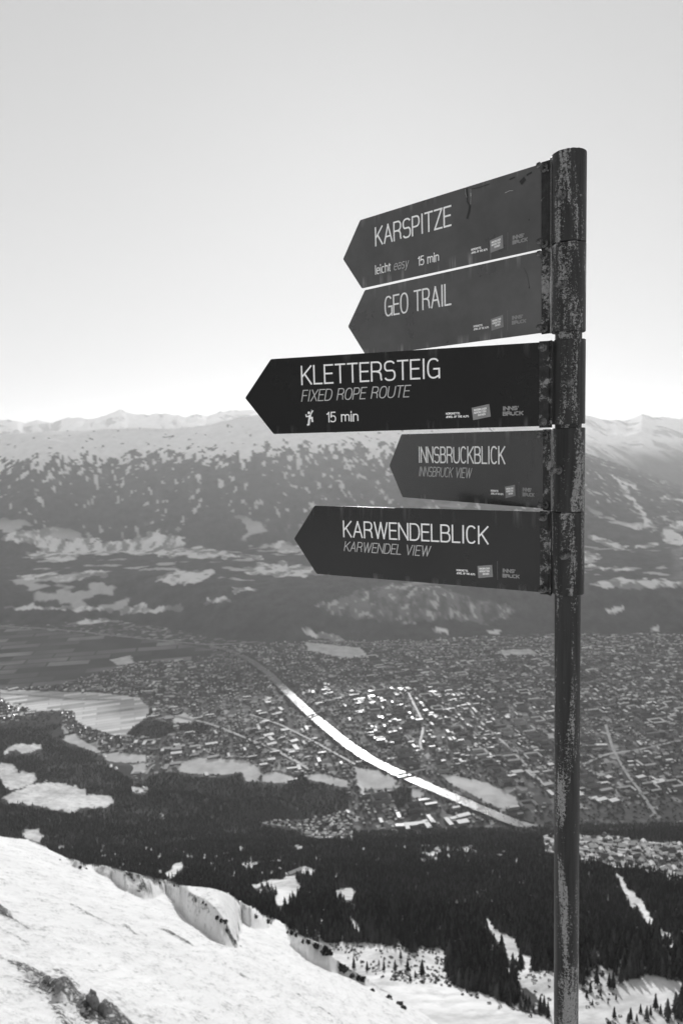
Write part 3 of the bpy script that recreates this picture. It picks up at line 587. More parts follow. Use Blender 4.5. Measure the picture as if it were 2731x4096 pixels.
WM = [unit_box(m) for m in M_WALL]; GM = [unit_gable(m) for m in M_ROOF]; FM = [unit_flat(m) for m in M_ROOF]
def side(p): return 'left of the river' if p < 1350 else ('right of the pole' if p > 2330 else 'between river and pole')
def cell(p, r):
    return ('upper ' if r < 2800 else 'middle ' if r < 3050 else 'lower ') + 'town ' + side(p)
DIST = {'tower': ('apartment_tower', 'tall grey apartment tower near the shaded river bend', 'tower'), 'slab': ('apartment_block', 'long apartment block in the bright quarter beyond the river', 'apartment block'),
        'hall': ('industrial_hall', 'broad flat-roofed hall in the', 'hall'), 'block': ('town_block', 'mid-sized block in the', 'building'), 'house': ('house', 'small pitched house in the', 'house'),
        'foothill': ('village_house', 'village house between wooded knoll and dark forest', 'house'), 'terrace': ('terrace_house', 'terrace village house above the forest', 'house'),
        'alm': ('mountain_lodge', 'mountain lodge in the snowy forest clearing', 'lodge'), 'wood': ('forest_house', 'bright lone building in a forest gap', 'house')}
for i in chosen:
    x, y, z, l, w, h, a, wall, roof, gab, dist = BL[i]
    nm, lab, cat = DIST[dist]
    if dist in ('hall', 'block', 'house'): lab = lab + ' ' + cell(bpx[i], bpy_[i])
    if dist == 'terrace':
        lab += ', ' + ('left of the pole' if bpx[i] < 2260 else 'just right of the pole' if bpx[i] < 2430 else 'above the bare forest strip' if bpx[i] < 2560 else 'at the right edge')
    if dist == 'foothill': lab += ', ' + ('upper row' if bpy_[i] < 3300 else 'lower row') + (' left end' if bpx[i] < 1200 else ' right end')
    lab += [', snowy roof', ', dark roof', ', metal roof'][roof]
    t = obj(nm, None, label=lab, cat=cat, group=lab.replace(',', ''))
    t.location = (x, y, z); t.rotation_euler[2] = a
    o = obj('wall', WM[wall], t); o.scale = (l, w, h)
    if gab: o = obj('roof', GM[roof], t); o.scale = (l, w, w); o.location.z = h
    else: o = obj('roof', FM[roof], t); o.scale = (l, w, .9); o.location.z = h
V, Q, T = [], [], []
TW = [.24, .14, .08]; TR = [.66, .06, .20]
for i, b in enumerate(BL):
    if i in chosen: continue
    x, y, z, l, w, h, a, wall, roof, gab, dist = b
    c, s_ = math.cos(a), math.sin(a); o = len(V)
    lo = [(-l / 2, -w / 2), (l / 2, -w / 2), (l / 2, w / 2), (-l / 2, w / 2)]
    for zz in (0, h): V += [(x + p_ * c - q_ * s_, y + p_ * s_ + q_ * c, z + zz) for p_, q_ in lo]
    Q += [(o, o + 1, o + 5, o + 4), (o + 1, o + 2, o + 6, o + 5), (o + 2, o + 3, o + 7, o + 6), (o + 3, o, o + 4, o + 7)]
    T += [TW[wall] * rng.uniform(.8, 1.2)] * 4; tr = TR[roof] * rng.uniform(.8, 1.1)
    if gab:
        V += [(x - l / 2 * c, y - l / 2 * s_, z + h + w * .4), (x + l / 2 * c, y + l / 2 * s_, z + h + w * .4)]
        Q += [(o + 4, o + 5, o + 9, o + 8), (o + 6, o + 7, o + 8, o + 9), (o + 5, o + 6, o + 9, o + 9), (o + 7, o + 4, o + 8, o + 8)]; T += [tr, tr, TW[wall], TW[wall]]
    else: Q += [(o + 4, o + 5, o + 6, o + 7)]; T += [tr]
me = bpy.data.meshes.new('distant_town'); me.from_pydata(V, [], [tuple(dict.fromkeys(q)) for q in Q]); me.materials.append(M_TOWN)
at = me.attributes.new('tone', 'FLOAT', 'FACE'); at.data.foreach_set('value', np.array(T, np.float32)); me.update()
obj('distant_town', me, kind='stuff', label='mass of small town buildings filling the valley floor', cat='town')
print('buildings', len(BL))

# ------------------------------------------------------------------ trees
def conifer(seed, tiers, sides, droop=.10, trunk=False):
    """crown of unit height: ragged stacked whorls"""
    r = np.random.default_rng(seed); V, Fc = [], []
    for t in range(tiers):
        a = t / tiers; zb = .10 + .82 * a ** .95; zt = min(1.0, zb + 1.9 / tiers * (1 - .35 * a) * .82)
        rad = .17 * (1 - a) ** .85 + .018; o = len(V); ph = r.uniform(0, 6.28)
        V.append((r.uniform(-.008, .008), r.uniform(-.008, .008), zt))
        for i in range(2 * sides):
            th = ph + math.pi * i / sides; q = rad * (r.uniform(.8, 1.2) if i % 2 == 0 else r.uniform(.42, .62))
            V.append((q * math.cos(th), q * math.sin(th), zb - (droop * rad * 2.2 if i % 2 == 0 else -.3 * rad * r.uniform(.3, 1))))
        for i in range(2 * sides): Fc.append((o, o + 1 + i, o + 1 + (i + 1) % (2 * sides)))
        V.append((0, 0, zb + .02)); c = len(V) - 1
        for i in range(2 * sides): Fc.append((c, o + 1 + (i + 1) % (2 * sides), o + 1 + i))
    return V, Fc
k = N('conifer_needles'); inf = k.n('ShaderNodeObjectInfo').outputs['Random']
nd = k.noise(k.pos(obj=True), 9, 3); stand = k.noise(k.pos(), .006, 4, .6)
tone = k.math('ADD', k.math('MULTIPLY', inf, .55), k.math('MULTIPLY', stand, .55))
M_NEEDLE = k.base(k.mix(k.ramp(tone, (.45, 0), (.85, 1)), k.ramp(nd, (.3, .008), (.7, .026)), k.ramp(nd, (.3, .045), (.7, .10))), .8, .15)
M_BARK = flat('conifer_bark', .06, .9, .1, .3, 8)
k = N('bare_broadleaf_crown'); M_BROAD = k.base(k.ramp(k.noise(k.pos(obj=True), 4, 3), (.3, .035), (.7, .085)), .9, .1)
def blob(seed, n=26):
    """low clump of twigs and leaves: many small faces through a squat volume"""
    r = np.random.default_rng(seed); V, Fc = [], []
    for i in range(n):
        d = r.normal(size=3); d /= np.linalg.norm(d); d[2] = abs(d[2]); c = d * r.uniform(.25, .5) * np.array([1, 1, .9]); c[2] += .05
        a = r.normal(size=3); a -= d * (a @ d); a /= np.linalg.norm(a); b = np.cross(d, a); s_ = r.uniform(.13, .24); o = len(V)
        V += [tuple(c + a * s_), tuple(c + b * s_ * .8), tuple(c - a * s_), tuple(c - b * s_ * .8), tuple(c + d * s_ * .9)]
        Fc += [(o, o + 1, o + 4), (o + 1, o + 2, o + 4), (o + 2, o + 3, o + 4), (o + 3, o, o + 4)]
    return V, Fc
PROTO = bpy.data.collections.new('tree_prototypes')
def proto(nm, vf, mat):
    o = bpy.data.objects.new(nm, mesh(nm, vf[0], vf[1], mat)); return o
def instancer(name, pts, sc, mats, protos, label, cat, wid=None):
    n = len(pts); me = bpy.data.meshes.new(name); me.vertices.add(n); me.vertices.foreach_set('co', np.asarray(pts, np.float32).ravel())
    a = me.attributes.new('sc', 'FLOAT_VECTOR', 'POINT'); w = np.asarray(sc if wid is None else wid); a.data.foreach_set('vector', np.stack([w, w, sc], -1).astype(np.float32).ravel())
    a = me.attributes.new('rz', 'FLOAT_VECTOR', 'POINT'); a.data.foreach_set('vector', np.stack([np.zeros(n), np.zeros(n), rng.uniform(0, 6.28, n)], -1).astype(np.float32).ravel())
    a = me.attributes.new('pid', 'INT', 'POINT'); a.data.foreach_set('value', rng.integers(0, len(protos), n).astype(np.int32))
    col = bpy.data.collections.new(name + '_kinds')
    for p_ in protos: col.objects.link(p_)
    g = bpy.data.node_groups.new(name + '_scatter', 'GeometryNodeTree')
    g.interface.new_socket('Geometry', in_out='INPUT', socket_type='NodeSocketGeometry'); g.interface.new_socket('Geometry', in_out='OUTPUT', socket_type='NodeSocketGeometry')
    gi = g.nodes.new('NodeGroupInput'); go = g.nodes.new('NodeGroupOutput'); ip = g.nodes.new('GeometryNodeInstanceOnPoints'); ci = g.nodes.new('GeometryNodeCollectionInfo')
    ci.inputs['Collection'].default_value = col; ci.inputs['Separate Children'].default_value = True; ci.inputs['Reset Children'].default_value = True
    def na(nm, ty):
        k_ = g.nodes.new('GeometryNodeInputNamedAttribute'); k_.data_type = ty; k_.inputs['Name'].default_value = nm; return k_.outputs['Attribute']
    g.links.new(gi.outputs[0], ip.inputs['Points']); g.links.new(ci.outputs[0], ip.inputs['Instance']); ip.inputs['Pick Instance'].default_value = True
    g.links.new(na('pid', 'INT'), ip.inputs['Instance Index']); g.links.new(na('sc', 'FLOAT_VECTOR'), ip.inputs['Scale']); g.links.new(na('rz', 'FLOAT_VECTOR'), ip.inputs['Rotation'])
    g.links.new(ip.outputs[0], go.inputs[0])
    o = obj(name, me, kind='stuff', label=label, cat=cat); m = o.modifiers.new('scatter', 'NODES'); m.node_group = g; return o
FAR_KINDS = [proto('spruce_kind', conifer(11 + i, 4, 4), M_NEEDLE) for i in range(4)]
GAPS = CLEAR + [VILLAGE_A, VILLAGE_B, VILLAGE_C] + OPEN
def blocks_gap(px, py, D, h):
    hp = h * F / D; m = np.zeros(px.shape, bool)
    for q in (.35, .7, .95): m |= inany(px, py - q * hp, GAPS)
    for q in (.1, .5): m |= (fbm(px / 16, (py - q * hp) / 16, 3, 71) > .44) & (py > 3380)
    return m
# forest points, denser close by
n = 420000; az = rng.uniform(R(-31), R(31), n); rr = np.sqrt(rng.uniform(470 ** 2, 4650 ** 2, n)); x = rr * np.sin(az); y = rr * np.cos(az)
z = ground_near(x, y); fl = z < FLOOR; z = np.maximum(z, FLOOR)
px, py = proj(x, y, z); f = cover(px, py, True); f = np.maximum(f, (z > FLOOR + 8) & (py < np.interp(px, UB[:, 0], UB[:, 1])) & (rr < 3300))
keep = rng.random(n) < f * np.clip(1.15 - rr / 7000, .5, 1) * (.72 + .5 * fbm(x / 90, y / 90, 2, 111))
keep &= ((rng.random(n) < .8) | (rr < 2600)) & ~(fl & (rng.random(n) < .25))
woods = inany(*wobble(px, py, 8), WOODS) & (rng.random(n) < .35); keep |= woods
keep &= (px > -150) & (px < 2880)
FP = np.stack([x, y, z - .6], -1)[keep]; ht = rng.uniform(11, 22, keep.sum()) * (.85 + .3 * fbm(FP[:, 0] / 150, FP[:, 1] / 150, 2, 112)); ht[FP[:, 1] < 1000] *= .85
bl_ = ~blocks_gap(px[keep], py[keep], rr[keep], ht) | (rng.random(len(ht)) < .06); FP, ht = FP[bl_], ht[bl_]
# a second, denser helping where the forest is near
n = 200000; az = rng.uniform(R(-29), R(29), n); rr = np.sqrt(rng.uniform(560 ** 2, 1700 ** 2, n)); x = rr * np.sin(az); y = rr * np.cos(az); z = ground_near(x, y); px, py = proj(x, y, z)
keep = (rng.random(n) < .36 * cover(px, py) * (.8 + .4 * fbm(x / 60, y / 60, 2, 113))) & (px > -100) & (px < 2830)
h2 = rng.uniform(6, 21, keep.sum()); bl_ = ~blocks_gap(px[keep], py[keep], rr[keep], h2) | (rng.random(len(h2)) < .04)
FP = np.r_[FP, np.stack([x, y, z - .6], -1)[keep][bl_]]; ht = np.r_[ht, h2[bl_]]
# single conifers on the snow below the forest
SINGLE = [(1535, 3880, 13), (1580, 3882, 13), (1630, 3885, 16), (1688, 3900, 18), (1415, 3875, 15), (1468, 3880, 11), (1602, 3835, 12), (1790, 3880, 24), (1580, 3790, 12), (1515, 3862, 8), (1640, 3925, 9), (1660, 3910, 9),
          (2175, 4050, 16), (2190, 4068, 14), (2160, 4040, 14), (2385, 3935, 17), (2450, 3952, 16), (2435, 3948, 14), (2455, 4070, 10), (2520, 4078, 11), (2585, 4078, 12), (2620, 4035, 14), (2668, 4072, 17), (2640, 4056, 9), (2560, 4050, 8), (2700, 4060, 20), (2715, 4075, 22),
          (2360, 3970, 12), (2345, 3990, 8), (2400, 3985, 9), (2368, 4020, 6), (2430, 4015, 5), (2462, 4000, 6), (2725, 4040, 20), (2731, 4010, 22), (2600, 4060, 9), (2510, 4090, 8), (2545, 4085, 7), (2480, 3930, 15), (2330, 3940, 14)]
SP = []
for a, b, h in SINGLE:
    p_ = at_hit(a, b, 300, 2000); SP.append((p_, h))
def in_view(P):
    """indices of points whose foot is not hidden by the ground before it"""
    ks = np.linspace(.08, .985, 60)[:, None]
    zz = ground_near((P[:, 0] * ks), (P[:, 1] * ks)); return np.all(zz < (P[:, 2] + 9) * ks + .5, 0)
px, py = proj(FP[:, 0], FP[:, 1], FP[:, 2]); D = np.hypot(FP[:, 0], FP[:, 1])
size = ht / D; cand = np.argsort(-size)
cand = cand[(px[cand] > 20) & (px[cand] < 2700) & ~((px[cand] > 2200) & (px[cand] < 2325)) & (py[cand] < 4090) & (py[cand] > 3300)][:2600]
vis = cand[in_view(FP[cand])]
lbv = np.interp(px[vis], LB[:, 0], LB[:, 1]) - py[vis]
pick = vis[np.argsort(lbv + 250 * (1 - size[vis] / size[vis].max()))][:250]
mask = np.ones(len(FP), bool); mask[pick] = False
instancer('conifer_forest', FP[mask], ht[mask], None, FAR_KINDS, 'dark conifer forest covering the slope below the snow', 'forest', wid=ht[mask] * rng.uniform(.9, 1.35, mask.sum()))
NEAR = []
for i in range(4):
    v_, f_ = conifer(31 + i, 9, 6); NEAR.append(mesh('crown', v_, f_, M_NEEDLE))
tv = [(.022 * math.cos(a), .022 * math.sin(a), 0) for a in np.arange(6) * math.pi / 3] + [(.006 * math.cos(a), .006 * math.sin(a), .7) for a in np.arange(6) * math.pi / 3]
TRUNK = mesh('trunk', tv, [(i, (i + 1) % 6, 6 + (i + 1) % 6, 6 + i) for i in range(6)], M_BARK)
def pine(p_, h, label, group):
    t = obj('pine_tree', None, label=label, cat='tree', group=group); t.location = p_; t.rotation_euler[2] = rng.uniform(0, 6.28)
    w = h * rng.uniform(.95, 1.3); t.scale = (w, w, h)
    obj('crown', NEAR[int(rng.integers(0, 4))], t); obj('trunk', TRUNK, t)
def pzone(a, b):
    if a > 2325: return 'dark conifer at the forest edge above the snow knoll, right of the pole'
    if a > 2040 and b < 3900: return 'dark conifer beside the snowy gully left of the pole'
    if a > 1790: return 'dark conifer in the tongue of forest running down towards the pole'
    if a > 1300: return 'dark conifer at the forest edge above the tufted snow slope'
    return 'dark conifer behind the crest of the snow ridge'
def pspot(a, b):
    l = pzone(a, b)
    if 'tongue' in l: return l.replace('running down towards the pole', 'left of the pole') + (', upper' if b < 3870 else ', middle' if b < 3950 else ', lower') + (' left' if a < 1900 else ' centre' if a < 2040 else ' right') + ' part'
    if 'knoll' in l: return l.replace(', right of the pole', '') + (', beside the pole' if a < 2450 else ', above its crown' if a < 2600 else ', at the right edge')
    if 'tufted' in l: return l + (', left end' if a < 1450 else ', middle' if a < 1620 else ', right end')
    return l + (', left' if a < 700 else ', centre')
for i in pick: pine(FP[i], float(ht[i]) * 1.05, pspot(px[i], py[i]), pspot(px[i], py[i]).replace('dark conifer', 'conifers').replace(',', ''))
for (p_, h), (a, b, _) in zip(SP, SINGLE):
    lab = ('single conifer on the open snow right of the pole' if a > 2325 else 'single conifer at the tip of the forest tongue beside the pole' if a > 2100 else 'single pointed conifer standing on the tufted snow slope'); pine(p_ - Vector((0, 0, .4)), h, lab, lab)
# dwarf pines and shrubs on the snow
BUSH = [proto('dwarf_pine_kind', blob(51 + i, 16), M_NEEDLE) for i in range(3)]
n = 60000; az = rng.uniform(R(-8), R(28), n); rr = np.sqrt(rng.uniform(400 ** 2, 1250 ** 2, n)); x = rr * np.sin(az); y = rr * np.cos(az); z = ground_near(x, y); px, py = proj(x, y, z)
l = np.interp(px, LB[:, 0], LB[:, 1])
T1 = [(1280, 3755), (1600, 3775), (1800, 3800), (1880, 3860), (1780, 3900), (1830, 3955), (1700, 3940), (1540, 3925), (1440, 3860), (1330, 3800)]
T2 = [(2300, 3920), (2370, 3870), (2460, 3870), (2470, 3930), (2440, 4000), (2340, 4060), (2300, 4060)]
T3 = [(2400, 4075), (2560, 4040), (2731, 4030), (2760, 4120), (2380, 4110)]
T4 = [(2040, 3890), (2200, 3880), (2220, 4000), (2160, 4000)]
T5 = [(1860, 3960), (2000, 4010), (2190, 4075), (2190, 4090), (1980, 4040), (1840, 3975)]
den = .30 * inany(px, py, [T1]) + .16 * inany(px, py, [T2, T4]) + .10 * inany(px, py, [T3, T5]) + .28 * inany(px, py, [MOTTLE[0], MOTTLE[5], MOTTLE[1]])
keep = rng.random(n) < den * (.55 + .9 * fbm(x / 16, y / 16, 2, 121))
DP = np.stack([x, y, z - .2], -1)[keep]
instancer('dwarf_pine_thicket', DP, rng.uniform(1.4, 3.4, len(DP)), None, BUSH, 'dark dwarf pine tufts scattered over the lower snow', 'shrubs', wid=rng.uniform(1.8, 4.2, len(DP)))
SHRUB = [mesh('shrub', *blob(71 + i, 40), M_NEEDLE) for i in range(3)]
CRESTS = [(1020, 3668, 2.2), (1068, 3690, 2.4), (1080, 3695, 1.8), (1152, 3732, 1.8), (1170, 3732, 2.0), (1185, 3742, 1.6), (1215, 3768, 1.5), (1232, 3770, 1.8), (1264, 3786, 2.2), (1304, 3810, 3.0), (1322, 3818, 1.6), (1370, 3880, 3.2), (1362, 3868, 1.8),
          (1408, 3905, 1.6), (1434, 3915, 1.8), (1450, 3918, 2.0), (1490, 3965, 1.4), (1555, 3995, 2.0), (1596, 4020, 2.2), (1612, 4035, 1.8), (240, 3440, 1.0), (322, 3470, 1.4), (345, 3476, 1.2), (640, 3532, 1.4), (655, 3530, 1.2), (700, 3542, 1.3), (815, 3610, 1.3), (826, 3618, 1.2), (870, 3672, 1.6), (885, 3684, 1.6), (902, 3690, 1.8), (905, 3722, 1.5), (940, 3765, 1.0), (962, 3785, .9)]
for j, (a, b, h) in enumerate(CRESTS):
    p_ = at_hit(a, b, 20, 700); t = obj('shrub', SHRUB[j % 3], label='dark leafless shrub on the ' + ('upper lip of the snow scoop left' if a < 980 else 'crest of the snow ridge centre' if a < 1350 else 'lower end of the snow ridge crest'), cat='shrub')
    t['group'] = t['label'].replace('dark leafless shrub', 'shrubs'); t.location = p_ - Vector((0, 0, .1)); h *= .62 if a > 1000 else .42; t.scale = (h * 1.1, h * 1.1, h * 1.15); t.rotation_euler[2] = rng.uniform(0, 6.28)
# trees of the town and along the river
TOWNT = [proto('town_tree_kind', blob(61 + i, 14), M_BROAD) for i in range(3)]
n = 24000; x = rng.uniform(-2500, 3000, n); y = rng.uniform(3000, 5900, n); px, py = proj(x, y, np.full(n, FLOOR))
k_ = (px > -60) & (px < 2790) & ~inany(px, py, FIELDS + OPEN) & (dist_poly(x, y, RIVXY) > 50) & (fbm(x / 300, y / 300, 2, 131) > -.15) & (py > 2620)
for xy, w in ROADXY[:3]: k_ &= dist_poly(x, y, xy) > w / 2 + 4
TP = np.stack([x, y, np.full(n, FLOOR)], -1)[k_]
for side_, cnt in ((1, 620), (-1, 420)):
    i = rng.integers(2, len(RIVXY) - 3, cnt); d = RIVXY[i + 1] - RIVXY[i]; nn = np.stack([-d[:, 1], d[:, 0]], -1) / np.linalg.norm(d, axis=1)[:, None]
    q = RIVXY[i] + d * rng.random((cnt, 1)) - nn * side_ * rng.uniform(34, 58 if side_ > 0 else 44, (cnt, 1)); TP = np.r_[TP, np.c_[q, np.full(cnt, FLOOR)]]
for poly, cnt in ((VILLAGE_B, 260), (VILLAGE_A, 220)):
    P_ = np.array(poly); a_ = rng.uniform(P_[:, 0].min(), P_[:, 0].max(), cnt); b_ = rng.uniform(P_[:, 1].min(), P_[:, 1].max(), cnt); w_ = inpoly(a_, b_, poly)
    q = [at_hit(u, v, 1500, 4700, n=400) for u, v in zip(a_[w_], b_[w_])]; TP = np.r_[TP, np.array([(h_.x, h_.y, max(h_.z, FLOOR)) for h_ in q])]
instancer('town_trees', TP, rng.uniform(7, 17, len(TP)), None, TOWNT, 'dark trees scattered among the town houses and river banks', 'trees')

# ------------------------------------------------------------------ boulders on the near slope, cableway
k = N('weathered_limestone'); M_ROCK = k.base(k.ramp(k.noise(k.pos(obj=True), 2.5, 6, .65), (.3, .10), (.7, .32)), .9, .2); k.bump(k.noise(k.pos(obj=True), 6, 6, .65), .6, .05)
def boulder(px_, py_, w, h, seed, label):
    r = np.random.default_rng(seed); V, Fc = [], []; nu, nv = 14, 9
    for j in range(nv):
        for i in range(nu):
            th = 2 * math.pi * i / nu; ph = math.pi * (j / (nv - 1) - .5); d = np.array([math.cos(ph) * math.cos(th), math.cos(ph) * math.sin(th), math.sin(ph)])
            q = 1 + .22 * vn(d[0] * 1.7 + seed, d[1] * 1.7 + d[2] * 2.3, seed) + .10 * vn(d[0] * 4 + d[2] * 3, d[1] * 4, seed + 1)
            e = np.sign(d) * np.abs(d) ** .75; V.append(tuple(e * q * np.array([w / 2, w / 2.4, h / 2])))
    for j in range(nv - 1):
        for i in range(nu): Fc.append((j * nu + i, j * nu + (i + 1) % nu, (j + 1) * nu + (i + 1) % nu, (j + 1) * nu + i))
    o = obj('boulder', mesh('boulder', V, Fc, M_ROCK), label=label, cat='rock'); p_ = at_hit(px_, py_, 15, 300); o.location = p_ + Vector((0, 0, h * .2)); o.rotation_euler = (r.uniform(-.2, .2), r.uniform(-.2, .2), r.uniform(0, 3))
boulder(372, 4022, .75, 1.25, 3, 'tall pale boulder standing in the dark rock band lower left')
boulder(412, 4052, .6, .9, 4, 'smaller grey boulder right of the tall boulder in the rock band')
boulder(236, 3958, .5, .6, 5, 'snow-dusted stone in the upper part of the dark rock band')
M_CABLE = flat('steel_cable', .18, .5, .4, .1, 1)
def cable(pts, label):
    V, Fc = [], []
    for i, p_ in enumerate(pts):
        for a in (0, 2.094, 4.189): V.append((p_[0] + .17 * math.cos(a), p_[1], p_[2] + .17 * math.sin(a)))
        if i: o = 3 * i; Fc += [(o - 3 + j, o - 3 + (j + 1) % 3, o + (j + 1) % 3, o + j) for j in range(3)]
    obj('cableway_rope', mesh('cableway_rope', V, Fc, M_CABLE), label=label, cat='cable')
def sagged(pa, ya, pb, yb, sag):
    A = ray(*pa); A = A / A[1] * ya; B_ = ray(*pb); B_ = B_ / B_[1] * yb
    return [tuple(A + (B_ - A) * t - np.array([0, 0, sag * 4 * t * (1 - t)])) for t in np.linspace(0, 1, 40)]
cable(sagged((2456, 3447), 2330, (2800, 3712), 980, 38), 'lower left steel rope of the cableway above the dark forest')
cable(sagged((2474, 3452), 2330, (2800, 3690), 990, 38), 'upper right steel rope of the cableway above the dark forest')

# ------------------------------------------------------------------ lettering: monoline condensed alphabet drawn as strokes
def sup(cx, cy, rx, ry, a0, a1, n=20, e=2.5):
    t = np.radians(np.linspace(a0, a1, n)); c, s_ = np.cos(t), np.sin(t)
    return [(cx + rx * np.sign(a) * abs(a) ** (2 / e), cy + ry * np.sign(b) * abs(b) ** (2 / e)) for a, b in zip(c, s_)]
def bowl(y0, y1, x0, x1): 
    xm = x1 - .55 * (x1 - x0) * .9; return [(x0, y1)] + sup(xm, (y0 + y1) / 2, x1 - xm, (y1 - y0) / 2, 90, -90, 14) + [(x0, y0)]
G = {  # advance width (of cap height), strokes in a unit box
 'A': (.56, [[(0, 0), (.5, 1)], [(.5, 1), (1, 0)], [(.18, .34), (.82, .34)]]),
 'B': (.50, [[(0, 0), (0, 1)], bowl(.53, 1, 0, .92), bowl(0, .53, 0, 1)]),
 'C': (.50, [sup(.5, .5, .5, .5, 42, 318, 28)]),
 'D': (.54, [[(0, 0), (0, 1)], [(0, 1)] + sup(.42, .5, .58, .5, 90, -90, 22) + [(0, 0)]]),
 'E': (.42, [[(0, 0), (0, 1)], [(0, 1), (1, 1)], [(0, .53), (.9, .53)], [(0, 0), (1, 0)]]),
 'F': (.40, [[(0, 0), (0, 1)], [(0, 1), (1, 1)], [(0, .52), (.9, .52)]]),
 'G': (.54, [sup(.5, .5, .5, .5, 42, 300, 26) + [(1, .12)], [(1, 0), (1, .47)], [(1, .47), (.55, .47)]]),
 'H': (.52, [[(0, 0), (0, 1)], [(1, 0), (1, 1)], [(0, .53), (1, .53)]]),
 'I': (.10, [[(.5, 0), (.5, 1)]]),
 'J': (.34, [[(1, 1), (1, .3)] + sup(.5, .3, .5, .3, 0, -180, 12)]),
 'K': (.50, [[(0, 0), (0, 1)], [(1, 1), (0, .40)], [(.30, .58), (1, 0)]]),
 'L': (.40, [[(0, 0), (0, 1)], [(0, 0), (1, 0)]]),
 'N': (.54, [[(0, 0), (0, 1)], [(0, 1), (1, 0)], [(1, 0), (1, 1)]]),
 'O': (.54, [sup(.5, .5, .5, .5, 0, 360, 40)]),
 'P': (.46, [[(0, 0), (0, 1)], bowl(.45, 1, 0, 1)]),
 'R': (.50, [[(0, 0), (0, 1)], bowl(.50, 1, 0, .95), [(.45, .50), (.80, .44), (.92, .30), (.93, .12), (1, 0)]]),
 'S': (.50, [sup(.5, .74, .48, .26, 25, 240, 16) + sup(.5, .26, .5, .27, 62, -155, 18)]),
 'T': (.48, [[(.5, 0), (.5, 1)], [(0, 1), (1, 1)]]),
 'U': (.54, [[(0, 1), (0, .4)] + sup(.5, .4, .5, .4, 180, 360, 18) + [(1, 1)]]),
 'V': (.52, [[(0, 1), (.5, 0)], [(.5, 0), (1, 1)]]),
 'W': (.80, [[(0, 1), (.26, 0)], [(.26, 0), (.5, 1)], [(.5, 1), (.74, 0)], [(.74, 0), (1, 1)]]),
 'X': (.50, [[(0, 0), (1, 1)], [(0, 1), (1, 0)]]),
 'Z': (.46, [[(0, 1), (1, 1)], [(1, 1), (0, 0)], [(0, 0), (1, 0)]]),
 '1': (.20, [[(1, 0), (1, 1)], [(1, 1), (.55, .86), (0, .80)]]),
 '5': (.42, [[(.9, 1), (.15, 1)], [(.15, 1), (.06, .5)] , [(.06, .5), (.28, .60)] + sup(.45, .31, .55, .31, 95, -150, 18)]),
 'l': (.06, [[(.5, 0), (.5, 1)]]), 'i': (.06, [[(.5, 0), (.5, .70)], [(.5, .90), (.5, 1.0)]]),
 'e': (.40, [[(0, .37), (1, .37)] + sup(.5, .35, .5, .35, 3, 312, 24)]),
 'c': (.38, [sup(.5, .35, .5, .35, 45, 315, 20)]),
 'h': (.38, [[(0, 0), (0, 1)], [(0, .48)] + sup(.5, .45, .5, .25, 160, 0, 10) + [(1, 0)]]),
 'n': (.38, [[(0, 0), (0, .70)], [(0, .48)] + sup(.5, .45, .5, .25, 160, 0, 10) + [(1, 0)]]),
 'm': (.66, [[(0, 0), (0, .70)], [(0, .48)] + sup(.25, .45, .25, .25, 160, 0, 10) + [(.5, 0)], [(.5, .48)] + sup(.75, .45, .25, .25, 160, 0, 10) + [(1, 0)]]),
 't': (.24, [[(.4, .92), (.4, .15), (.55, .02), (1, 0)], [(0, .70), (1, .70)]]),
 'a': (.38, [[(1, 0), (1, .5)] + sup(.5, .48, .5, .22, 0, 155, 10), sup(.46, .20, .46, .20, 60, 330, 16), [(.66, .38), (1, .40)]]),
 's': (.34, [sup(.5, .52, .48, .18, 25, 240, 12) + sup(.5, .18, .5, .18, 62, -155, 12)]),
 'y': (.38, [[(0, .70), (.48, .0)], [(1, .70), (.42, -.12), (.2, -.26), (0, -.27)]]),
 '.': (.0, [[(0, 0), (0, .09)]]), "'": (.04, [[(.5, 1.0), (.2, .80)]]), ' ': (.22, [])}
ZS = [0]
def stroke(pts, w, V, Fc, z):
    P = np.array(pts, float); keep = np.r_[True, np.hypot(*np.diff(P, axis=0).T) > 1e-6]; P = P[keep]; n = len(P)
    closed = np.hypot(*(P[0] - P[-1])) < 1e-5 and n > 4
    if closed: P = P[:-1]; n -= 1
    L = []
    for i in range(n):
        a = P[(i - 1) % n] if (closed or i > 0) else None; b = P[(i + 1) % n] if (closed or i < n - 1) else None
        d1 = (P[i] - a) / np.linalg.norm(P[i] - a) if a is not None else None; d2 = (b - P[i]) / np.linalg.norm(b - P[i]) if b is not None else None
        if d1 is None: d1 = d2
        if d2 is None: d2 = d1
        t = d1 + d2; t /= max(np.linalg.norm(t), 1e-6); nrm = np.array([-t[1], t[0]]); m = 1 / max(.5, nrm @ np.array([-d1[1], d1[0]])); L.append(nrm * w / 2 * m)
    o = len(V)
    for p_, l_ in zip(P, L): V += [(p_[0] + l_[0], p_[1] + l_[1], z), (p_[0] - l_[0], p_[1] - l_[1], z)]
    for i in range(n if closed else n - 1):
        j = (i + 1) % n; Fc.append((o + 2 * i, o + 2 * i + 1, o + 2 * j + 1, o + 2 * j))
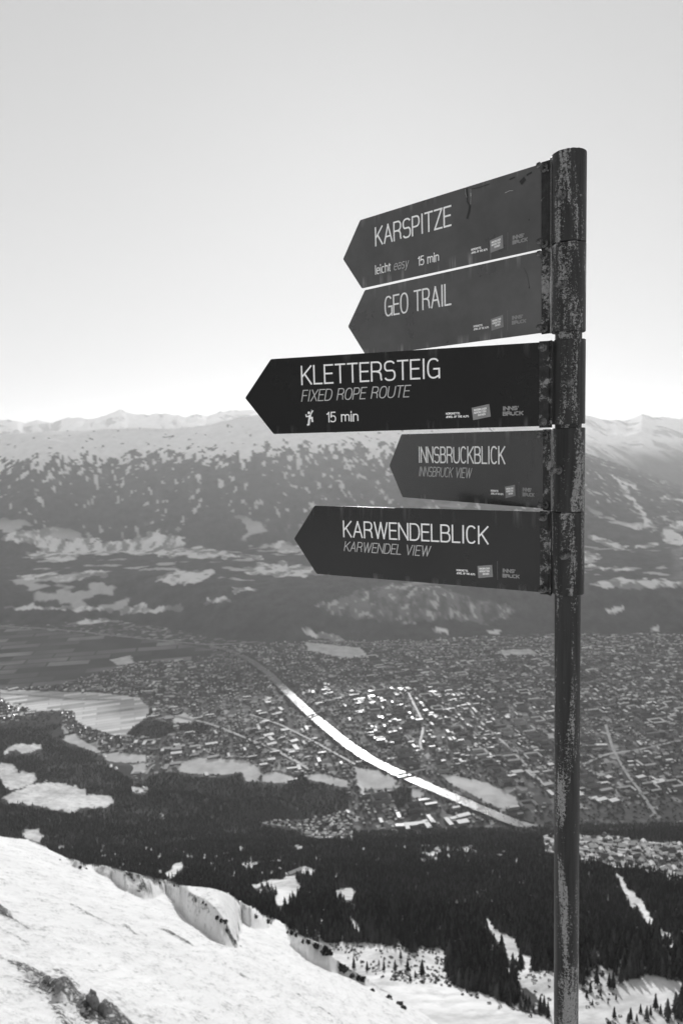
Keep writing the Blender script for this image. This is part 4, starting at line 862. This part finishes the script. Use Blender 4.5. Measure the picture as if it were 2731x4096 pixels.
def text_strokes(txt, x0, x1, y0, cap, w, V, Fc, italic=0.0, z0=.0004, gap=.155):
    """letters of a line between x0 and x1 on the plate (x to the right, y up), stroke weight w"""
    adv = []; tot = 0
    for ch in txt: adv.append(tot); tot += G[ch][0] + gap
    tot -= gap; i_w = max((x1 - x0) - w - italic * cap * .0, .001); k_ = i_w / tot
    for n_, (ch, a) in enumerate(zip(txt, adv)):
        for q, st in enumerate(G[ch][1]):
            pts = []
            ext = w / 2
            for (u, v) in st:
                yy = y0 + w / 2 + v * (cap - w); xx = x0 + w / 2 + (a + u * G[ch][0]) * k_ + italic * (yy - y0); pts.append((xx, yy))
            p_ = [np.array(t) for t in pts]
            if len(p_) == 2:      # square off the ends of straight strokes
                d = p_[1] - p_[0]; d /= np.linalg.norm(d); p_[0] = p_[0] - d * ext * (.98 if abs(d[0]) < .05 or abs(d[1]) < .05 else .8); p_[1] = p_[1] + d * ext * (.98 if abs(d[0]) < .05 or abs(d[1]) < .05 else .8)
            stroke(p_, w, V, Fc, z0 + (q % 4) * .00004)

# ------------------------------------------------------------------ sign and pole materials
def sign_paint(nm, v, seed, rough, coat=.35, spec=.5):
    k = N(nm); o = k.pos(obj=True)
    mp = k.n('ShaderNodeMapping', i_0=o); mp.inputs['Location'].default_value = (seed, seed * .7, 0); o2 = mp.outputs[0]
    blot = k.noise(o2, 7, 5, .6); sp = k.noise(o2, 160, 3, .6)
    mp2 = k.n('ShaderNodeMapping', i_0=o2); mp2.inputs['Scale'].default_value = (36, 2.2, 1); runs = k.noise(mp2.outputs[0], 1.0, 4, .6)
    sep = k.n('ShaderNodeSeparateXYZ', i_0=o); edge = k.ramp(k.math('ADD', k.math('MULTIPLY', sep.outputs[1], 5.0), .5), (.02, 1), (.12, 0), (.78, 0), (.99, .8))
    c = k.mix(k.ramp(blot, (.35, 0), (.68, 1)), v * .62, v * 1.35)
    c = k.mix(k.math('MULTIPLY', edge, k.ramp(runs, (.54, 0), (.66, .8))), c, v * 3.5 + .06)
    c = k.mix(k.ramp(sp, (.70, 0), (.78, .25)), c, v * .4)
    c = k.mix(k.math('MULTIPLY', k.ramp(k.noise(o2, 14, 4, .55), (.62, 0), (.74, .55)), .8), c, v * .35)
    peel = k.noise(o2, 330, 2, .5); k.bump(k.math('ADD', peel, k.math('MULTIPLY', k.noise(o2, 60, 2), .5)), .22, .0006)
    k.b.inputs['Coat Weight'].default_value = coat; k.b.inputs['Coat Roughness'].default_value = .10
    return k.base(c, k.ramp(blot, (.3, rough - .08), (.7, rough + .12)), spec)
def pole_metal(nm, dark, light, amount, seed):
    k = N(nm); o = k.pos(obj=True); mp = k.n('ShaderNodeMapping', i_0=o); mp.inputs['Location'].default_value = (seed, seed * 2, seed * 3); o = mp.outputs[0]
    st = k.n('ShaderNodeMapping', i_0=o); st.inputs['Scale'].default_value = (1, 1, .13); big = k.noise(st.outputs[0], 26, 5, .62, .4)
    flake = k.noise(o, 170, 7, .75, .8); st2 = k.n('ShaderNodeMapping', i_0=o); st2.inputs['Scale'].default_value = (1, 1, .06); run = k.noise(st2.outputs[0], 75, 3, .6)
    m = k.math('ADD', k.math('MULTIPLY', big, .62), k.math('MULTIPLY', flake, .46))
    msk = k.ramp(m, (.585 - amount, 0), (.615 - amount, 1))
    edge = k.ramp(m, (.56 - amount, 0), (.585 - amount, 1), (.60 - amount, 1), (.63 - amount, 0))
    pit = k.ramp(k.noise(o, 260, 3, .6), (.62, 0), (.68, 1))
    body = k.mix(k.ramp(run, (.35, 0), (.68, 1)), dark * .6, dark * 1.7)
    c = k.mix(msk, body, k.mix(pit, k.ramp(flake, (.3, light * .6), (.7, light * 1.1)), dark * .6)); c = k.mix(k.math('MULTIPLY', edge, .5), c, light * 1.25)
    k.bump(k.math('ADD', k.math('MULTIPLY', msk, -.6), k.math('MULTIPLY', flake, .5)), .5, .0012)
    k.b.inputs['Coat Weight'].default_value = .06; k.b.inputs['Coat Roughness'].default_value = .25
    return k.base(c, k.ramp(flake, (.3, .34), (.7, .62)), .28, .0)
M_POLE = pole_metal('weathered_pole_paint', .020, .30, -.004, 1.3)
M_SLEEVE = [pole_metal('weathered_sleeve_paint_%s' % w_, .018, .27, a_ + .012, s_) for w_, a_, s_ in (('dark', -.055, 2.1), ('flaked', -.02, 3.7), ('scuffed', -.03, 5.2), ('pitted', -.02, 6.4), ('worn', -.035, 8.8))]
M_BOLT = pole_metal('rusted_bolt', .03, .16, .0, 4.4)
M_WHITE = flat('white_lettering', .93, .45, .4, .04, 40); M_GREY = flat('grey_lettering', .50, .5, .4, .05, 40); M_LOGO = flat('grey_logo', .24, .5, .4, .08, 60)
M_DIM = flat('dim_grey_lettering', .25, .5, .4, .05, 40)
M_CHIP = flat('chipped_paint', .02, .4, .4, .3, 80); M_CHIPL = flat('chip_edge', .45, .6, .3, .2, 80)

# ------------------------------------------------------------------ pole and signs
P_TOP = np.array([.5369, 1.70, .532]); P_BOT = np.array([.5399, 1.70, -1.3835])
def axis(z): return P_BOT + (P_TOP - P_BOT) * (z - P_BOT[2]) / (P_TOP[2] - P_BOT[2])
def tube(nm, ro, ri, z0, z1, mat, parent, n=48, rough_top=0.0):
    V, Fc = [], []; r_ = np.random.default_rng(int(abs(z0 * 1e4)) + 3)
    prof = [(ri, z0), (ro - .0012, z0), (ro, z0 + .0014), (ro, z1 - .0014), (ro - .0012, z1), (ri, z1)]
    jj = r_.uniform(-1, 1, n) * rough_top
    for (q, z_) in prof:
        for i in range(n):
            a = 2 * math.pi * i / n; V.append((q * math.cos(a), q * math.sin(a), z_ + (jj[i] if z_ > z1 - .002 else 0)))
    m_ = len(prof)
    for j in range(m_ - 1):
        for i in range(n): Fc.append((j * n + i, j * n + (i + 1) % n, (j + 1) * n + (i + 1) % n, (j + 1) * n + i))
    for i in range(n): Fc.append(((m_ - 1) * n + i, (m_ - 1) * n + (i + 1) % n, (i + 1) % n, i))
    me = mesh(nm, V, Fc, mat, True); o = obj(nm, me, parent)
    md = o.modifiers.new('edges', 'EDGE_SPLIT'); md.split_angle = R(40); return o
post = obj('signpost', None, label='round weathered metal pole carrying the five arrow signs', cat='pole'); g0 = axis(-1.80); post.location = g0
dirv = Vector(P_TOP - P_BOT).normalized(); post.rotation_euler = dirv.to_track_quat('Z', 'Y').to_euler()
tube('shaft', .0302, .026, -.25, .532 + .083 + 1.80, M_POLE, post)
v_ = [(.0255 * math.cos(a), .0255 * math.sin(a), 0) for a in np.arange(24) * math.pi / 12] + [(0, 0, .002)]
o = obj('end_cap', mesh('end_cap', v_, [(i, (i + 1) % 24, 24) for i in range(24)], M_POLE), post); o.location.z = .532 + .080 + 1.80
def prism(nm, pts, t0, t1, mat, parent, bevel=.0006):
    n = len(pts); V = [(x_, y_, t0) for x_, y_ in pts] + [(x_, y_, t1) for x_, y_ in pts]
    Fc = [tuple(range(n))[::-1], tuple(range(n, 2 * n))] + [(i, (i + 1) % n, n + (i + 1) % n, n + i) for i in range(n)]
    o = obj(nm, mesh(nm, V, Fc, mat), parent)
    if bevel: b_ = o.modifiers.new('bevel', 'BEVEL'); b_.width = bevel; b_.segments = 2; b_.limit_method = 'ANGLE'
    return o
def bolt(parent, loc, rot, ln, hr, nm='bolt'):
    """hexagon bolt along +Z of its own frame, head at the end"""
    V, Fc = [], []
    def ring(r_, z_, n, ph=0):
        o = len(V); V.extend([(r_ * math.cos(ph + 2 * math.pi * i / n), r_ * math.sin(ph + 2 * math.pi * i / n), z_) for i in range(n)]); return o
    def skin(a, b, n): Fc.extend([(a + i, a + (i + 1) % n, b + (i + 1) % n, b + i) for i in range(n)])
    a = ring(.0044, -.004, 12); b = ring(.0044, ln, 12); skin(a, b, 12)
    a = ring(hr, ln, 6); b = ring(hr, ln + .0050, 6); c = ring(hr * .86, ln + .0065, 6); skin(a, b, 6); skin(b, c, 6); Fc.append(tuple(range(c, c + 6))); Fc.append(tuple(range(a, a + 6))[::-1])
    a = ring(.0105, -.0002, 16); b = ring(.0105, .0016, 16); skin(a, b, 16); Fc.append(tuple(range(b, b + 16)))
    o = obj(nm, mesh(nm, V, Fc, M_BOLT), parent); o.location = loc; o.rotation_euler = rot; return o
def make_sign(label, ang, zA, zc, hgt, s_sh, s_tip, s_r, sleeve, paint, sleeve_mat, lines, logo, tilt=0.0, bolt_len=.020):
    """local frame: X runs from the pole out along the plate (mirrored so that +x is to the reader's right), Y up, Z towards the reader"""
    a = R(ang); A = axis(zA)
    right = Vector((math.sin(a), -math.cos(a), 0)); nrm = Vector((-math.cos(a), -math.sin(a), 0)); upv = Vector((0, 0, 1))
    root = obj('direction_sign', None, label=label, cat='sign', group='arrow signs on the pole')
    root.matrix_world = Matrix(((right.x, upv.x, nrm.x, A[0]), (right.y, upv.y, nrm.y, A[1]), (right.z, upv.z, nrm.z, A[2]), (0, 0, 0, 1))) @ Matrix.Rotation(tilt, 4, 'Z')
    t0, t1 = .003, .006; h2 = hgt / 2; rc = .004
    pts = [(-.046, zc - h2), (-.046, zc + h2), (-s_sh + .003, zc + h2), (-s_sh - .001, zc + h2 - .003), (-s_tip, zc + .002), (-s_tip, zc - .002), (-s_sh - .001, zc - h2 + .003), (-s_sh + .003, zc - h2)][::-1]
    pl = prism('plate', pts, t0, t1, paint, root, .0005)
    # clamp flange over the plate's end, with the fold that runs into the sleeve
    fl = [(-s_r, zc - h2 - .004), (-.0435, zc - h2 - .004), (-.0435, zc + h2 + .002), (-s_r, zc + h2 + .002)]
    f = prism('flange', fl, t1 + .0003, t1 + .0033, sleeve_mat, root, .0008)
    V = []; n_ = 7
    for zz in (zc - h2 - .004, zc + h2 + .002):
        for i in range(n_):
            q = i / (n_ - 1); V += [(-.0436 + .0075 * q, zz, t1 + .0033 + .0055 * math.sin(q * math.pi / 2) * 1.3), (-.0436 + .0075 * q, zz, t1 - .004)]
    Fc = []
    for i in range(n_ - 1):
        b0, b1 = 2 * i, 2 * i + 2; c0, c1 = b0 + 2 * n_, b1 + 2 * n_
        Fc += [(b0, b1, c1, c0), (b0 + 1, c0 + 1, c1 + 1, b1 + 1), (b0, b0 + 1, b1 + 1, b1), (c0, c1, c1 + 1, c0 + 1)]
    obj('fold', mesh('fold', V, Fc, sleeve_mat, False), root)
    sl = tube('sleeve', .0382, .0308, sleeve[0], sleeve[1], sleeve_mat, root, rough_top=.0006); sl.rotation_euler = (R(-90), 0, 0)
    V2 = sl.data
    for zz in (zc + h2 - .012, zc - h2 + .010): bolt(root, (-s_r + .0075, zz, t1 + .0035), (0, R(random.uniform(-4, 4)), R(random.uniform(0, 60))), bolt_len, .0072)
    bolt(root, (.002, (sleeve[0] + sleeve[1]) / -2 * 0 + zc + .002, .0378), (0, 0, R(random.uniform(0, 60))), .016, .0088, 'set_screw')
    for nm, txt, sl_, sr_, y0, cap, w_, ital, mat in lines:
        V, Fc = [], []; text_strokes(txt, -sl_, -sr_, y0, cap, w_, V, Fc, ital, t1 + .0004)
        obj(nm, mesh(nm, V, Fc, mat), root)
    # printed logos at the lower right
    sN, yN, sNr, yJ, sJr, quad, div, (sI, yI, sIr, yB, sBr, ch) = logo
    V, Fc = [], []; text_strokes('NORDKETTE.', -sN, -sNr, yN, .0052, .00105, V, Fc, 0, t1 + .0004); text_strokes('JEWEL OF THE ALPS', -sN, -sJr, yJ, .0052, .00105, V, Fc, 0, t1 + .0004, .2)
    obj('slogan', mesh('slogan', V, Fc, M_WHITE), root)
    q = [(-x_, y_, t1 + .0004) for x_, y_ in quad]; lg = obj('logo_patch', mesh('logo_patch', q, [(3, 2, 1, 0)], M_LOGO), root)
    (xa, ya), (xb, yb), (xc, yc_), (xd, yd) = [(p_[0], p_[1]) for p_ in q]
    V, Fc = [], []; wq = xb - xa; hq = ya - yd
    for j, tx in enumerate(('INNSBRUCKER', 'NORDKETTEN', 'BAHNEN')):
        y0 = ya - hq * (.40 + .22 * j) + .003; x0 = xa + wq * (.13 if j < 2 else .36)
        n0 = len(V); text_strokes(tx, x0, xa + wq * (.85 - .03 * j), y0, .0050, .00085, V, Fc, 0, t1 + .0008)
        sl_q = (yb - ya) / wq * .6
        for i_ in range(n0, len(V)): V[i_] = (V[i_][0], V[i_][1] + (V[i_][0] - xa) * sl_q, V[i_][2])
    obj('lettering', mesh('logo_lettering', V, Fc, M_WHITE), lg)
    V, Fc = [], []; text_strokes("INNS'", -sI, -sIr, yI, ch, .0028, V, Fc, 0, t1 + .0004); text_strokes('BRUCK', -sI, -sBr, yB, ch, .0028, V, Fc, 0, t1 + .0004)
    if div: stroke([(-div[0], div[1]), (-div[0], div[2])], .0005, V, Fc, t1 + .0004)
    obj('town_logo', mesh('town_logo', V, Fc, M_DIM), root)
    return root
P1 = sign_paint('charcoal_sign_paint', .045, 0.0, .32, .7); P2 = sign_paint('slate_sign_paint', .056, 3.0, .32, .7); P3 = sign_paint('black_sign_paint', .006, 6.0, .20, .1, .22); P4 = sign_paint('graphite_sign_paint', .022, 9.0, .14, .5, .5); P5 = sign_paint('dark_brown_sign_paint', .010, 12.0, .16, .3, .35)  # base tones follow a supposed colour code and stand in for unequal reflections
T = 'title'
s1 = make_sign('top arrow sign lettered KARSPITZE, charcoal, with peeling paint', 45.75, .5347, -.0138, .191, .638, .707, .0645, (-.1115, .0863), P1, M_SLEEVE[0],
  [('title', 'KARSPITZE', .5812, .3195, -.0030, .0525, .0046, 0, M_WHITE), ('difficulty_text', 'leicht', .584, .5254, -.0805, .0262, .0028, 0, M_WHITE), ('difficulty_translation', 'easy', .5155, .464, -.0808, .0262, .0019, .18, M_GREY), ('walking_time', '15 min', .4315, .3604, -.0838, .0250, .0028, 0, M_WHITE)],
  (.2603, -.0768, .2304, -.0846, .2122, [(.2055, -.0628), (.1689, -.0565), (.1671, -.088), (.2038, -.0926)], (.155, -.0538, -.0963), (.1425, -.0738, .11, -.0852, .1013, .0096)))
s2 = make_sign('second arrow sign lettered GEO TRAIL, slate grey with pale streaks', 45.0, .3317, -.0055, .189, .634, .703, .0645, (-.1065, .0904), P2, M_SLEEVE[1],
  [('title', 'GEO TRAIL', .5578, .3260, .0024, .0568, .0046, 0, M_WHITE)],
  (.2579, -.0638, .23, -.0712, .2119, [(.2062, -.0497), (.171, -.0437), (.1687, -.0734), (.2041, -.0785)], (.1578, -.0349, -.0826), (.146, -.0594, .1148, -.0712, .1062, .0094)))
s3 = make_sign('long black arrow sign lettered KLETTERSTEIG FIXED ROPE ROUTE', 73.0, .1138, -.0050, .195, .743, .8176, .0655, (-.0998, .0935), P3, M_SLEEVE[2],
  [('title', 'KLETTERSTEIG', .6592, .2989, .0211, .0496, .0041, 0, M_WHITE), ('subtitle', 'FIXED ROPE ROUTE', .6613, .3770, -.0216, .0304, .0025, .20, M_GREY), ('walking_time', '15 min', .5944, .5083, -.077, .0270, .0030, 0, M_WHITE)],
  (.2862, -.068, .2515, -.076, .2303, [(.2235, -.0537), (.1813, -.0459), (.1778, -.076), (.22, -.0835)], None, (.15, -.0632, .1122, -.0756, .1016, .0104)))
s4 = make_sign('shortest arrow sign lettered INNSBRUCKBLICK, glossy graphite', 35.5, -.0941, .0002, .191, .597, .655, .0665, (-.096, .099), P4, M_SLEEVE[3],
  [('title', 'INNSBRUCKBLICK', .5203, .1873, .0108, .0474, .0043, 0, M_WHITE), ('subtitle', 'INNSBRUCK VIEW', .521, .309, -.0288, .0289, .0025, .20, M_GREY)],
  (.2381, -.0614, .2112, -.069, .1945, [(.1891, -.0466), (.1557, -.0402), (.1541, -.0687), (.1872, -.0759)], (.1433, -.0327, -.0742), (.132, -.0564, .1027, -.0684, .0941, .0100)))
s5 = make_sign('lowest arrow sign lettered KARWENDELBLICK, scuffed dark paint', 60.25, -.2969, .0035, .198, .706, .777, .0640, (-.0924, .1045), P5, M_SLEEVE[4],
  [('title', 'KARWENDELBLICK', .6130, .1927, .0156, .0474, .0042, 0, M_WHITE), ('subtitle', 'KARWENDEL VIEW', .6125, .3535, -.0242, .0287, .0025, .20, M_GREY)],
  (.2793, -.0578, .2477, -.0655, .2291, [(.2228, -.0408), (.1843, -.0353), (.1821, -.0662), (.2205, -.072)], (.1704, -.025, -.0725), (.158, -.0528, .125, -.0656, .1145, .0100)))
# climber pictogram on the black sign
V, Fc = [], []
def cp(u, v): return (-.6503 + u * .0224, -.0845 + v * .0423)
hd = cp(.42, .80); o_ = len(V); V += [(hd[0] + .0036 * math.cos(a), hd[1] + .0036 * math.sin(a), .0064) for a in np.arange(16) * math.pi / 8]; Fc.append(tuple(range(16)))
zz_ = .00642
for st, w_ in (([(.40, .62), (.62, .66), (.78, .84), (.93, .93)], .0030), ([(.55, .63), (.28, .58), (.10, .58), (.06, .72)], .0030), ([(.50, .66), (.54, .44)], .0072), ([(.52, .46), (.80, .50), (.82, .28), (.92, .27)], .0040), ([(.44, .46), (.34, .10), (.16, .06)], .0044), ([(.76, 1.0), (.72, .80), (.60, .30), (.42, .02)], .0008)):
    stroke([cp(*q) for q in st], w_, V, Fc, zz_); zz_ += .00004
obj('climber_pictogram', mesh('climber_pictogram', V, Fc, M_WHITE), s3)
# chipped and dripped paint on the top sign
def chips(root, items, z0=.00642):
    for pts, w_, m_ in items:
        V, Fc = [], []; stroke(pts, w_, V, Fc, z0); z0 += .00004; obj('paint_chip', mesh('paint_chip', V, Fc, m_), root)
chips(s1, [([(-.272, .078), (-.270, .060), (-.271, .046), (-.262, .034)], .0042, M_CHIP), ([(-.262, .034), (-.266, .018), (-.272, .004)], .0060, M_CHIP), ([(-.2755, .078), (-.2752, .066), (-.272, .056)], .0006, M_CHIPL), ([(-.2600, .074), (-.2598, .050), (-.2612, .036)], .0007, M_CHIPL),
           ([(-.2600, .064), (-.2598, .056)], .0022, M_CHIPL), ([(-.258, .073), (-.236, .071), (-.205, .072)], .0022, M_CHIP), ([(-.162, .040), (-.150, .042), (-.140, .040)], .0010, M_CHIPL), ([(-.150, .068), (-.135, .070)], .0030, M_CHIP), ([(-.104, .066), (-.090, .069)], .0045, M_CHIP), ([(-.120, .052), (-.108, .060)], .0110, M_CHIP)])
chips(s2, [([(-.112, .058), (-.103, .040), (-.098, .012)], .0008, M_CHIP), ([(-.0985, .012), (-.0975, .008)], .0030, M_CHIP)])
chips(s4, [([(-.098, .052), (-.0975, .020), (-.097, .0)], .0006, M_CHIP)])

# ------------------------------------------------------------------ haze that fills the valley air
hv = [(x, y, z) for x in (-24000, 24000) for y in (-1200, 29000) for z in (FLOOR - 16, 1150)]
hm = bpy.data.materials.new('valley_haze'); hm.use_nodes = True; ht_ = hm.node_tree; ht_.nodes.clear()
ho = ht_.nodes.new('ShaderNodeOutputMaterial'); pv = ht_.nodes.new('ShaderNodeVolumePrincipled')
pv.inputs['Color'].default_value = (.97, .97, .97, 1); pv.inputs['Density'].default_value = HAZE_DENSITY; pv.inputs['Anisotropy'].default_value = HAZE_ANISO
ht_.links.new(pv.outputs[0], ho.inputs['Volume'])
obj('haze', mesh('haze', hv, [(0, 1, 3, 2), (4, 6, 7, 5), (0, 4, 5, 1), (2, 3, 7, 6), (0, 2, 6, 4), (1, 5, 7, 3)], hm), kind='stuff', label='pale haze filling the air over the valley', cat='haze')
